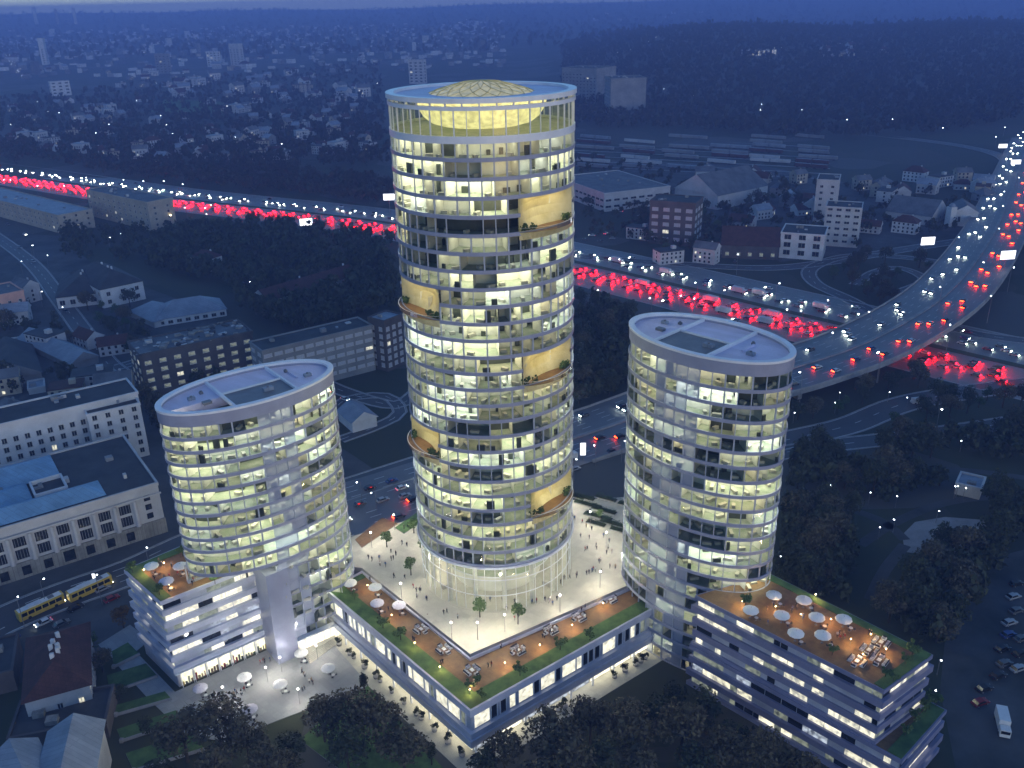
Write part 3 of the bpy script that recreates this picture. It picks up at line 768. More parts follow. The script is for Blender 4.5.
# motorway, centre line half way between the red and the white carriageway
MW = Path(spline([(-1150, 1350, ZG), (-800, 1130, ZG), (-536, 966, ZG), (-310, 815, ZG), (-93, 690, ZG), (42, 566, ZG), (153, 452, ZG), (231, 372, ZG), (310, 296, ZG), (420, 200, ZG)]))
roadway('motorway', MW, 78, (-29, -25, -17, -13, 13, 17, 25, 29), .03, 'motorway_surface')
mb = MB(); MW.strip(mb, -2.2, 2.2, .2, 'lawn_dark', th=.18); struct(mb, 'median_strip')
VI = Path(spline([(-84, 247, ZG + .1), (-56, 261, ZG + .1), (-12, 289, ZG + .1), (36, 318, -13), (77, 341, -9.5), (124, 360, -6), (171, 392, -5), (234, 458, -5), (313, 572, -6), (398, 712, -9), (512, 905, -12.5), (605, 1060, ZG + .2), (690, 1200, ZG + .4), (780, 1370, ZG + 8)], 5))
mb = MB(); VI.strip(mb, -19, 19, .1, 'flyover_surface', th=.08); fly = struct(mb, 'flyover_road')
mb = MB(); u0 = VI.s[np.argmin(np.abs(VI.p[:, 0] - 20))]; u1 = VI.s[np.argmin(np.abs(VI.p[:, 0] - 540))]
VI.strip(mb, -19.4, 19.4, -.02, 'concrete', u0, u1, 1.5)
for sg in (-1, 1): VI.strip(mb, sg * 19 - .2, sg * 19 + .2, 1.0, 'concrete', u0, u1, 1.0)
VI.strip(mb, -.8, .8, .7, 'concrete', u0, u1, .6); mb.build('bridge_deck', fly)
mk = MB()
for l in (-15, -11.5, -8, -4.5, 4.5, 8, 11.5, 15): VI.dashes(mk, l, .13, 'paint_line', .28)
mk.build('lane_marking', fly)
u = u0 + 70
while u < u1 - 60:
    for off in (-11, 11):
        p, a = VI.at(u, off); g = MB()
        if p[2] - 1.5 > ZG + 1.2: g.box(p[0], p[1], ZG, 2.2, 4.5, p[2] - 1.5 - ZG, 'concrete', a); g.build('pier', fly)
    u += 38
ramps = []
def ramp(name, px, w=9, z=ZG, lanes=(0,), dz=.05, zs=None, world=False):
    pts = [p if world else G(p[0], p[1], z if zs is None else zs[i]) for i, p in enumerate(px)]; q = Path(spline(pts, 5)); roadway(name, q, w, lanes, dz, 'yard' if 'path' in name else 'asphalt_road', 'path' not in name, 'path' not in name); ramps.append(q); return q
RA = ramp('slip_road', [(640, 470), (720, 455), (800, 437), (850, 425), (900, 405), (960, 393), (1060, 380)], 13)
RB = ramp('slip_road', [(640, 480), (800, 450), (880, 440), (960, 430), (1060, 415)], 10, dz=.06)
RC = ramp('loop_road', [(905, 330), (850, 300), (815, 283), (812, 268), (850, 256), (910, 258), (965, 268), (985, 280), (960, 300), (930, 318)], 9, dz=.055)
RD = ramp('loop_road', [(855, 285), (875, 272), (900, 268), (925, 280), (900, 292)], 7, dz=.06)
RE = ramp('hillside_road', [(720, 118), (760, 124), (830, 131), (900, 138), (960, 146), (1000, 156), (1014, 170)], 14, dz=.3)
RF = ramp('side_road', [(560, 255), (650, 262), (760, 268), (830, 262), (900, 250), (980, 238)], 11)
RG = ramp('side_road', [(-20, 225), (30, 262), (60, 300), (90, 340), (118, 372), (190, 405), (240, 400)], 10)
RH = ramp('boulevard', [(-60, 655), (0, 622), (60, 597), (130, 572), (200, 540), (300, 505), (390, 475), (430, 462)], 15, lanes=(-3.5, 0, 3.5), dz=.07)
RI = ramp('side_road', [(100, 372), (190, 350), (262, 360), (300, 372), (345, 392), (395, 405), (420, 390)], 8, dz=.045)
RJ = ramp('side_road', [(340, 440), (380, 425), (400, 412), (385, 396), (345, 400), (330, 420)], 6, dz=.05)
RL = ramp('tram_road', [(1060, 345), (960, 330), (905, 300)], 9, dz=.06)
for q, nm in ((((860, 545), (900, 520), (960, 500), (1060, 495)), 'park_path'), (((820, 500), (880, 520), (905, 540)), 'park_path'), (((870, 600), (885, 570), (905, 545)), 'park_path'), (((850, 445), (870, 470), (960, 470), (1040, 480)), 'park_path')):
    ramp(nm, list(q), 3.5, lanes=(), dz=.04)

# upper plaza (deck at z = 0) and lower plaza
UP = ccw([(-11.4, 171.25), (32.85, 199.25), (60, 214), (46, 242), (34, 242.6), (18.6, 241.6), (-27, 234.8), (-50.7, 222), (-54.5, 210), (-42.35, 207.8)])
mb = MB(); mb.prism(UP, ZG, 0, 'concrete', 'paving'); struct(mb, 'plaza')
LP = ccw([(-85.5, 176.4), (-63, 194), (-57, 189), (-50.5, 195.2), (-37.2, 177.2), (-62, 163.4), (-75, 166.5)])
mb = MB(); mb.prism(LP, ZG, ZG + .12, 'kerb', 'paving_grey'); struct(mb, 'lower_plaza')
AP = offset_poly(VO, -4.6); mb = MB(); mb.prism(AP, ZG, ZG + .1, 'kerb', 'paving'); struct(mb, 'podium_pavement')
mb = MB(); mb.prism(ccw([(-104, 196), (-99.8, 190.8), (-85.2, 176.2), (-75, 166), (-63, 163), (-66, 159), (-78, 162), (-91, 174), (-106, 189)]), ZG, ZG + .1, 'kerb', 'paving_grey'); struct(mb, 'pavement')
mb = MB(); mb.prism(ccw([G(x, y)[:2] for x, y in ((98, 645), (130, 625), (150, 640), (120, 665))]), ZG, ZG + .105, 'kerb', 'paving_grey'); struct(mb, 'pavement')
u_w, n_w = np.array((.7935, .6085)), np.array((.6085, -.7935))
# broad steps from the lower plaza to the oval tower
mb = MB()
for i in range(6):
    mb.prism(ccw([tuple(E0 + u_w * (30 + .2 * i) + n_w * (12.4 - .5 * i)), tuple(E0 + u_w * 39.5 + n_w * (9.6 - .3 * i)), tuple(E0 + u_w * 40 + n_w * 7.3), tuple(E0 + u_w * 30 + n_w * 7.3)]), ZG + .1 + i * .17, ZG + .27 + i * .17, 'paving')
st = thing('staircase', 'broad pale steps rising from the lower plaza to the glazed lobby', 'steps', (-55, 192, ZG)); mb.build('flight', st)
FP = lambda t_, d_: tuple(E0 + u_w * t_ + n_w * d_)
lb = MB(); lb.prism(ccw([FP(29.5, 6.65), FP(29.5, 7.0), FP(42.4, 7.0), FP(42.4, 6.65)]), ZG + .2, -9.6, 'shop_back'); lb.prism(ccw([FP(29.4, 6.7), FP(29.4, 8.2), FP(42.8, 8.2), FP(42.8, 6.7)]), -9.4, -8.9, 'white_metal')
for k in range(8): q = FP(29.8 + k * 1.8, 7.1); lb.box(q[0], q[1], ZG + .15, .16, .2, 4.4, 'white_metal', .654)
lo = thing('lobby_pavilion', 'brightly lit glazed lobby between the banded stair tower and the podium', 'lobby', (-55, 196, ZG)); lb.build('glazed_hall', lo)
# lawns stepping down beside the west block, with low walls
for k, (a, b, c, d) in enumerate((((112, 652), (128, 643), (140, 655), (114, 668)), ((107, 676), (146, 664), (158, 677), (110, 694)), ((112, 707), (165, 692), (172, 700), (116, 716)), ((117, 730), (176, 711), (186, 721), (122, 742)), ((126, 754), (192, 733), (205, 750), (134, 772)))):
    poly = ccw([G(*q)[:2] for q in (a, b, c, d)]); mb = MB(); mb.prism(poly, ZG, ZG + .25, 'stone', 'lawn'); struct(mb, 'lawn')
    p, q = G(*d), G(*c); L = math.hypot(q[0] - p[0], q[1] - p[1]); w = MB(); w.box((p[0] + q[0]) / 2, (p[1] + q[1]) / 2, ZG, L, .4, .7, 'concrete', math.atan2(q[1] - p[1], q[0] - p[0]))
    w.prism(ccw([(p[0] - .4, p[1] - .4), (p[0] + .4, p[1] - .4), (p[0] + .4, p[1] + .4), (p[0] - .4, p[1] + .4)]), ZG, ZG + .95, 'concrete')
    tag(w.build('retaining_wall', at=(0, 0, 0)), 'low concrete wall along the %s terraced lawn from the bus street' % nth(k + 1), 'wall', 'walls of the terraced lawns')
mb = MB(); mb.prism(ccw([G(x, y)[:2] for x, y in ((368, 686), (440, 765), (470, 800), (380, 800), (300, 740), (345, 700))]), ZG, ZG + .15, 'kerb', 'lawn'); struct(mb, 'lawn')
for poly, nm in (([(355, 540), (382, 518), (398, 524), (362, 548)], 'deck'), ([(395, 528), (424, 508), (424, 520), (404, 534)], 'lawn')):
    mb = MB(); mb.prism(ccw([G(x, y, 0)[:2] for x, y in poly]), 0, .15, 'kerb', nm); struct(mb, 'lawn' if nm == 'lawn' else 'timber_strip')

# ------------------------------------------------------------------ buildings of the town
def building(name, label, p0, base, p1, p3, walls, roofm, roof='flat', win=None, sides=(0, 3), zg=ZG, chimneys=0, group=None, tall=None, maxd=1e9, cat='building', ribs=False):
    """p0: roof corner above the ground point base; p1 and p3: the two neighbouring roof corners (pixels at roof height)"""
    b = G(base[0], base[1], zg); zr = height_at(b[0], b[1], p0[1]) if tall is None else zg + tall
    A = np.array(b[:2]); B = np.array(G(p1[0], p1[1], zr)[:2]); D = np.array(G(p3[0], p3[1], zr)[:2])
    u = (B - A) / np.linalg.norm(B - A); v = np.array([-u[1], u[0]]); v = v if v @ (D - A) > 0 else -v
    LB = np.linalg.norm(B - A); LD = min(maxd, max(4, abs((D - A) @ v))); LB = min(LB, maxd * 2.2)
    poly = ccw([tuple(A), tuple(A + u * LB), tuple(A + u * LB + v * LD), tuple(A + v * LD)])
    c = np.mean(poly, 0); root = thing(name, label, cat, (c[0], c[1], zg), group)
    mb = MB(); ze = zr if roof == 'flat' else zr - .01
    mb.prism(poly, zg - 1, ze, walls, roofm if roof == 'flat' else walls); mb.build('wall', root)
    if roof == 'flat':
        mb = MB(); o = offset_poly(poly, -.25); q = offset_poly(poly, .4); ringpoly(mb, o, q, zr - .4, zr + .7, walls); rf = mb.build('parapet', root)
        mb = MB(); mb.prism(offset_poly(poly, .41), zr + .02, zr + .12, roofm)
        for _ in range(int(min(9, 1 + LB * LD / 220))):
            t = A + u * LB * R.uniform(.12, .88) + v * LD * R.uniform(.2, .8); s_ = R.uniform(.8, 3)
            mb.box(t[0], t[1], zr + .1, s_, R.uniform(.8, 2.4), R.uniform(.5, 1.8), R.choice(['plaster_grey', 'roof_tin', 'plaster', 'debris']), math.atan2(u[1], u[0]))
        rt = mb.build('roof', root)
    else:
        o = offset_poly(poly, -.7); o = [np.array(p) for p in o]
        if np.linalg.norm(o[1] - o[0]) < np.linalg.norm(o[2] - o[1]): o = o[1:] + o[:1]
        w = np.linalg.norm(o[2] - o[1]); l = np.linalg.norm(o[1] - o[0]); e = (o[1] - o[0]) / l; hh = w * (.28 if roof == 'hip' else .3)
        k = w * .5 if roof == 'hip' else 0
        m0, m1 = (o[0] + o[3]) / 2 + e * k, (o[1] + o[2]) / 2 - e * k; z3 = lambda p, z: (p[0], p[1], z)
        mb = MB()
        mb.face([z3(o[0], zr), z3(o[1], zr), z3(m1, zr + hh), z3(m0, zr + hh)], roofm); mb.face([z3(o[2], zr), z3(o[3], zr), z3(m0, zr + hh), z3(m1, zr + hh)], roofm)
        mb.face([z3(o[1], zr), z3(o[2], zr), z3(m1, zr + hh)], roofm if roof == 'hip' else walls); mb.face([z3(o[3], zr), z3(o[0], zr), z3(m0, zr + hh)], roofm if roof == 'hip' else walls)
        mb.face([z3(p, zr - .02) for p in reversed(o)], walls); rt = mb.build('roof', root)
        for i in range(chimneys):
            t = m0 + (m1 - m0) * R.uniform(.05, .95) + np.array([R.uniform(-1, 1), R.uniform(-1, 1)]); mb = MB(); mb.box(t[0], t[1], zr + hh * .55, .9, .7, hh * .45 + 1.0, 'plaster_white', R.random()); mb.build('chimney', rt)
    if win:
        rows, step, ww, wh, z_first, dz, pm = win; cnt = 0; proto = None
        for i, p, q, L, nr in edges(poly):
            mid = ((p[0] + q[0]) / 2, (p[1] + q[1]) / 2)
            if nr[0] * -mid[0] + nr[1] * -mid[1] <= 0: continue      # only the street sides the photograph sees
            n = int((L - 1.5) / step); an = math.atan2(q[1] - p[1], q[0] - p[0])
            for r in range(rows):
                for j in range(n):
                    if cnt >= 96: break
                    t = (j + .5) / n; x, y = p[0] + (q[0] - p[0]) * t, p[1] + (q[1] - p[1]) * t; z = zg + z_first + r * dz
                    if z + wh > zr - .3: continue
                    key = (ww, wh, pm if R.random() > .04 else 'lit_pane')
                    if key not in WIN:
                        m1_ = MB(); m1_.box(0, .0, 0, ww, .12, wh, key[2]); o1 = m1_.build('window'); WIN[key] = o1.data; bpy.data.objects.remove(o1)
                        m2_ = MB()
                        for sx in (-1, 1): m2_.box(sx * (ww / 2 + .07), -.04, -.05, .14, .26, wh + .14, 'frame_white')
                        m2_.box(0, -.04, wh + .003, ww - .01, .24, .12, 'frame_white'); m2_.box(0, -.1, -.2, ww + .5, .4, .15, 'frame_white'); m2_.box(0, -.085, .004, .1, .05, wh - .01, 'frame_white'); o2 = m2_.build('frame'); WIN[key[:2]] = o2.data; bpy.data.objects.remove(o2)
                    w_ = bpy.data.objects.new('window', WIN[key]); C.objects.link(w_); w_.parent = root; w_.location = (x - c[0], y - c[1], z - zg); w_.rotation_euler = (0, 0, an); cnt += 1
                    f_ = bpy.data.objects.new('frame', WIN[key[:2]]); C.objects.link(f_); f_.parent = w_
    return root, poly, zr
WIN = {}
# court house with the giant columns, beside the bus street
A_, pA, zA = building('court_house', 'long pale court house with giant pilasters and a blue metal roof', (155, 484), (167, 531), (-60, 548), (108, 440), 'plaster', 'roof_tar', cat='building')
q0, q1 = (np.array(pA[i]) for i in (0, 1)); fr = max(edges(pA), key=lambda e: e[3] * (e[4][1] < 0)); p, q, L, nr = np.array(fr[1]), np.array(fr[2]), fr[3], np.array(fr[4]); uu = (q - p) / L; an = math.atan2(uu[1], uu[0])
mb = MB(); c_ = (p + q) / 2 + nr * .35; mb.box(c_[0], c_[1], ZG, L + .4, .7, 5.2, 'ashlar', an); mb.build('base_storey', A_)
m_ = 16
for j in range(m_):
    xs = L - 11 - j * 6.0
    if xs < 2: break
    c_ = p + uu * xs
    for z0, wh in ((6.2, 3.2), (10.4, 3.0)):
        t = c_ + nr * .06; mb = MB(); mb.box(t[0], t[1], ZG + z0, 3.4, .14, wh, 'dark_pane', an); w_ = mb.build('window', A_)
        mb = MB()
        for k in (-1.2, -.4, .4, 1.2): e = t + uu * k + nr * .1; mb.box(e[0], e[1], ZG + z0, .12, .1, wh, 'plaster_grey', an)
        mb.build('mullion', w_)
    t = c_ + uu * 3.0 + nr * .5; mb = MB(); mb.tube((t[0], t[1], ZG + 5.2), (t[0], t[1], ZG + 14.2), .75, .62, 'plaster', 12); mb.build('pilaster', A_)
    t = c_ + nr * .75; mb = MB(); mb.box(t[0], t[1], ZG + 1, 2.4 if j != 3 else 3.2, .12, 3.0 if j != 3 else 3.6, 'dark_pane', an); mb.build('ground_window' if j != 3 else 'door', A_)
mb = MB(); c_ = (p + q) / 2 + nr * .9; mb.box(c_[0], c_[1], zA - 3.0, L + .6, .5, .5, 'plaster', an); mb.build('cornice', A_)
for k in range(3):
    t = p + uu * (L - 4) + nr * .06; mb = MB(); mb.box(t[0], t[1], ZG + 6.4 + k * 3.2, 1.9, .16, 1.9, 'dark_pane', an); mb.build('window', A_)
# its blue metal hipped roofs round a light court
cA = np.mean(pA, 0); U = uu; V_ = -nr
def roofpoly(x0, x1, y0, y1): return [tuple(q - uu * x + V_ * y) for x, y in ((x0, y0), (x1, y0), (x1, y1), (x0, y1))]
def hip(root, poly, z, h, m, name='roof_wing'):
    o = [np.array(t) for t in ccw(poly)]
    if np.linalg.norm(o[1] - o[0]) < np.linalg.norm(o[2] - o[1]): o = o[1:] + o[:1]
    e = (o[1] - o[0]) / np.linalg.norm(o[1] - o[0]); k = np.linalg.norm(o[2] - o[1]) * .5; m0, m1 = (o[0] + o[3]) / 2 + e * k, (o[1] + o[2]) / 2 - e * k; z3 = lambda t, zz: (t[0], t[1], zz)
    mb = MB(); mb.face([z3(o[0], z), z3(o[1], z), z3(m1, z + h), z3(m0, z + h)], m); mb.face([z3(o[2], z), z3(o[3], z), z3(m0, z + h), z3(m1, z + h)], m); mb.face([z3(o[1], z), z3(o[2], z), z3(m1, z + h)], m); mb.face([z3(o[3], z), z3(o[0], z), z3(m0, z + h)], m); return mb.build(name, root)
DA = max(20, abs((np.array(pA[3]) - np.array(pA[0])) @ nr), abs((np.array(pA[2]) - np.array(pA[1])) @ nr))
hip(A_, roofpoly(15, 75, 1.2, .3 * DA), zA + .75, 2.4, 'roof_blue'); hip(A_, roofpoly(24, 75, .56 * DA, .97 * DA), zA + .8, 3.2, 'roof_blue'); hip(A_, roofpoly(34, 75, .27 * DA, .6 * DA), zA + .7, 2.2, 'roof_blue')
mb = MB(); t = roofpoly(24, 33, .31 * DA, .54 * DA); ringpoly(mb, offset_poly(ccw(t), -.3), offset_poly(ccw(t), .3), zA, zA + 1.6, 'plaster_white'); mb.prism(offset_poly(ccw(t), .31), zA + .2, zA + .3, 'roof_tar'); mb.build('light_court', A_)
B_, pB, zB = building('office_block', 'five storey white office block behind the court house', (132, 393), (149, 449), (-30, 433), (124, 380), 'plaster_white', 'roof_tar', win=(6, 3.6, 1.5, 1.9, 2.6, 3.5, 'dark_pane'))
building('office_wing', 'white wing with four rows of windows on the end of the office block', (137, 404), (150, 455), (87, 416), (134, 396), 'plaster_white', 'roof_tar', win=(6, 3.4, 1.5, 1.8, 2.0, 3.4, 'dark_pane'))
building('dusk_glow_building', 'apartment house by the left edge, pink dusk glow painted on its walls', (22, 291), (30, 318), (-30, 302), (13, 282), 'plaster_dusk_glow', 'roof_grey', win=(4, 5, 1.4, 1.7, 2, 4, 'dark_pane'))
building('villa', 'white villa with dark hipped roof and chimneys', (143, 281), (146, 299), (100, 290), (126, 262), 'plaster_white', 'roof_tar', 'hip', win=(2, 6, 2, 2.2, 2, 4.6, 'dark_pane'), chimneys=3)
building('villa', 'low white villa wing with dark windows beside the small garden', (108, 292), (110, 303), (56, 298), (96, 274), 'plaster_white', 'roof_tar', 'hip', win=(1, 5, 2.6, 2.6, 2, 4, 'dark_pane'), chimneys=2)
building('school', 'long low grey roofed building with a row of square windows', (157, 320), (158, 327), (226, 309), (150, 309), 'plaster_white', 'roof_tin', 'hip', win=(1, 4.2, 2.4, 1.7, .9, 3, 'dark_pane'))
building('school_wing', 'short grey roofed wing joining the long low building', (129, 311), (131, 317), (154, 322), (148, 297), 'plaster', 'roof_tin', 'hip')
F_, pF, zF = building('derelict_block', 'dark derelict block with rubble strewn across its flat roof', (255, 332), (258, 372), (139, 356), (233, 321), 'plaster_dark', 'roof_grey', win=(4, 6, 2.6, 1.6, 3, 4, 'dim_pane'))
for k in range(70):
    t = [a + (b - a) * 1 for a, b in ((0, 0), (0, 0))]; i = R.random(); j = R.random(); p = np.array(pF[0]) + (np.array(pF[1]) - np.array(pF[0])) * i + (np.array(pF[3]) - np.array(pF[0])) * j
    if k == 0: deb = MB()
    deb.box(p[0], p[1], zF + .1, R.uniform(.6, 4), R.uniform(.6, 2.5), R.uniform(.2, 1.2), R.choice(['debris', 'debris', 'plaster', 'roof_tar']), R.random() * 3)
deb.build('rubble', F_)['kind'] = 'stuff'
building('slab_block', 'long grey slab block with ribbon balconies under the dark wood', (372, 326), (376, 370), (262, 352), (366, 316), 'plaster_grey', 'roof_tar', win=(5, 4.6, 3.4, 1.4, 3, 3.9, 'panel'))
building('stair_block', 'taller stair block with pale strips at the end of the slab block', (386, 322), (388, 372), (368, 318), (402, 315), 'plaster_dark', 'roof_tin', win=(6, 3, 1.8, 1.8, 2, 3.5, 'panel'))
building('shed', 'white vaulted market shed beside the turning loop', (351, 423), (353, 433), (338, 411), (376, 416), 'plaster_white', 'roof_tin', 'gable')
building('barracks', 'long barrack block with yellowish end wall near the motorway', (58, 216), (62, 234), (-40, 191), (94, 210), 'plaster_cream', 'roof_tin', win=(3, 7, 1.6, 1.8, 3, 4, 'dark_pane'))
building('barracks', 'long barrack block with pink end wall against the red lanes', (146, 203), (152, 231), (86, 190), (172, 198), 'plaster_cream', 'roof_grey', win=(4, 7, 1.6, 1.8, 3, 4.3, 'dark_pane'))
building('red_roof_house', 'long red tiled house alone in the dark wood', (268, 301), (270, 309), (252, 296), (332, 268), 'plaster', 'roof_red', 'gable', chimneys=2)
building('workshop', 'long low workshop with grey roof in the yard', (72, 364), (73, 371), (98, 356), (43, 332), 'plaster_grey', 'roof_tin', 'gable')
building('workshop', 'dark roofed workshop left of the long low workshop', (42, 372), (43, 380), (-10, 382), (30, 345), 'plaster_grey', 'roof_tar', 'gable')
building('garage_row', 'low garage row with flat grey roof by the left edge', (30, 352), (31, 358), (-20, 360), (18, 338), 'plaster', 'roof_grey')
building('garage_row', 'small white roofed hut in the yard by the pink house', (45, 387), (46, 392), (28, 390), (40, 380), 'plaster', 'roof_tin')
M1_, _, _ = building('red_roof_house', 'old house with dark red hipped roof beside the bus street', (92, 684), (97, 715), (24, 702), (62, 630), 'plaster', 'roof_red', 'hip', chimneys=6, win=(2, 4, 1.1, 1.6, 1.5, 3.3, 'dark_pane'))
building('low_house', 'low flat dark roof between the red and the pale metal roofs', (108, 722), (110, 738), (8, 740), (94, 690), 'plaster_dark', 'roof_tar')
M3_, _, _ = building('metal_roof_house', 'pale blue metal roof with a raised seam, corner of the photograph', (104, 722), (112, 760), (50, 733), (126, 790), 'plaster', 'roof_tin', 'gable', tall=11)
building('metal_roof_house', 'second pale metal roof, cut off by the lower left corner', (40, 738), (46, 775), (-10, 762), (60, 800), 'plaster', 'roof_tin', 'gable', tall=10)
building('low_house', 'dark blue flat roof by the left edge below the buses', (14, 672), (18, 690), (-60, 690), (-6, 640), 'plaster_dark', 'roof_tar')
# beyond the motorway
building('shopping_centre', 'broad low shopping centre with stepped terraces beyond the motorway', (601, 194), (604, 212), (556, 177), (662, 184), 'plaster', 'roof_grey', win=(2, 7, 5, 1.6, 3, 5, 'dark_pane'))
building('graffiti_block', 'dark office block with pale panel on its front by the slip road', (692, 204), (693, 247), (650, 201), (716, 198), 'plaster_dark', 'roof_tar', win=(5, 6, 4, 2.2, 3, 5, 'panel'))
building('hall', 'long factory hall with pale gable end', (716, 196), (717, 210), (675, 188), (735, 180), 'plaster', 'roof_grey', 'gable')
building('apartment_tower', 'narrow pale apartment tower with one glowing pink edge', (835, 181), (834, 223), (817, 180), (842, 175), 'plaster', 'roof_tar', win=(6, 5, 2, 1.6, 3, 4.5, 'dark_pane'))
building('apartment_block', 'dark apartment block with pale blank end wall', (858, 209), (857, 248), (826, 207), (885, 204), 'plaster', 'roof_tar', win=(6, 5, 3, 1.5, 3, 4.2, 'dark_pane'))
building('modern_house', 'white modern house with big square windows', (823, 236), (822, 261), (781, 233), (828, 227), 'plaster_white', 'roof_tar', win=(3, 7, 4, 3, 2.5, 5, 'dark_pane'))
building('red_roof_house', 'long brick house with dull red roof beside the white modern house', (778, 247), (778, 260), (722, 245), (781, 236), 'plaster_dark', 'roof_red', 'gable', win=(1, 6, 2, 2, 2, 4, 'dim_pane'))
building('long_house', 'long low pale house left of the church', (930, 217), (930, 226), (886, 211), (934, 208), 'plaster', 'roof_grey', 'gable', win=(1, 6, 2, 2, 2, 4, 'dark_pane'))
ch, _, zc = building('church', 'small white church with a round topped tower', (977, 213), (976, 227), (954, 212), (980, 206), 'plaster_white', 'roof_grey', 'gable', win=(1, 5, 1.6, 4, 3, 4, 'dark_pane'))
p = G(949, 226); mb = MB(); mb.box(p[0], p[1], ZG, 5, 5, 14, 'plaster_white', .3); tw = mb.build('bell_tower', ch); mb = MB(); mb.lathe_ell((p[0], p[1], ZG + 14), 2.4, 2.4, 2.6, 'roof_tin', 12, 6); mb.build('cupola', tw)
building('apartment_tower', 'hazy high apartment tower half hidden by the tallest tower', (597, 69), (596, 108), (562, 68), (600, 66), 'plaster_grey', 'roof_tar', win=(10, 6, 3, 1.8, 4, 4.8, 'dark_pane'))
building('apartment_tower', 'hazy high apartment tower standing alone before the wooded hill', (645, 78), (645, 118), (611, 79), (648, 75), 'plaster_grey', 'roof_tar', win=(10, 6, 3, 1.8, 4, 4.8, 'dark_pane'))
far = [((36, 7), (36, 24), (27, 7), (38, 6)), ((57, 9), (57, 24), (49, 9), (59, 8)), ((75, 8), (75, 24), (66, 8), (77, 7)), ((168, 54), (168, 74), (149, 54), (172, 51)), ((218, 52), (218, 67), (202, 52), (221, 50)), ((241, 44), (241, 66), (222, 44), (243, 42)), ((50, 38), (50, 64), (32, 40), (53, 36)), ((71, 81), (72, 95), (37, 83), (73, 77)), ((424, 60), (424, 84), (408, 60), (428, 57))]
FT = []
for a in far:
    o, _, _ = building('apartment_tower', None, *a, R.choice(['plaster', 'plaster_grey', 'plaster_white']), 'roof_grey', win=(7, 9, 5, 2.4, 4, 6, 'dark_pane'), zg=tz(*GT(*a[1])[:2]), maxd=16); FT.append(o)
pick_out(FT, 'distant apartment towers', 'building', lambda o, w: 'distant apartment tower fading into blue haze left of the tallest tower' + w)
building('pavilion', 'pale flat roofed pavilion among the dark park trees', (978, 490), (979, 500), (956, 484), (1000, 482), 'plaster', 'roof_tin')
z = tz(*GT(750, 60)[:2]); building('hill_villa', 'large white villa in the woods on the hill', (757, 51), (757, 57), (737, 50), (758, 49), 'plaster_white', 'roof_grey', 'flat', win=(2, 7, 3, 3, 3, 5, 'lit_pane'), zg=z)
# railway yard
tr = []
for i in range(42):
    if R.random() < .28: continue
    y = 137 + (i // 6) * 5 + R.uniform(-1, 1); x = 575 + (i % 6) * 43 + R.uniform(0, 8); p = G(x, y); q = G(x + R.uniform(28, 41), y + 2.6); L = math.hypot(q[0] - p[0], q[1] - p[1]); an = math.atan2(q[1] - p[1], q[0] - p[0])
    t = thing('railway_wagon', None, 'train', ((p[0] + q[0]) / 2, (p[1] + q[1]) / 2, ZG), None, an); mb = MB(); m = R.choice(['plaster', 'plaster_grey', 'roof_tin', 'roof_red']); n = max(1, int(L / 16))
    for j in range(n): mb.box(-L / 2 + (j + .5) * L / n, 0, 1.0, L / n - 1.2, 3.2, 3.2, m, 0, 'roof_tin')
    b = MB(); b.v = mb.v; b.f = mb.f; b.mi = mb.mi; b.mats = mb.mats; o = b.build('wagon_body'); o.parent = t
    mb = MB()
    for j in range(n):
        for sg in (-.3, .3): mb.box(-L / 2 + (j + .5 + sg) * L / n, 0, .1, 2.4, 2.6, .9, 'tyre')
    mb.box(0, 0, .55, L - 1, .5, .4, 'tyre')
    o = mb.build('bogie'); o.parent = t
    tr.append(t)
pick_out(tr, 'trains in the railway yard', 'train', lambda o, w: 'string of goods wagons parked in the railway yard' + w)
for i in range(7):
    y = 136 + i * 5.2; pa = Path(spline([G(560, y - 2), G(700, y + 5), G(830, y + 12)], 20)); mb = MB()
    for sg in (-.75, .75): pa.strip(mb, sg - .1, sg + .1, .35, 'roof_tin', th=.2)
    pa.strip(mb, -1.6, 1.6, .1, 'concrete', th=.1); struct(mb, 'railway_track')
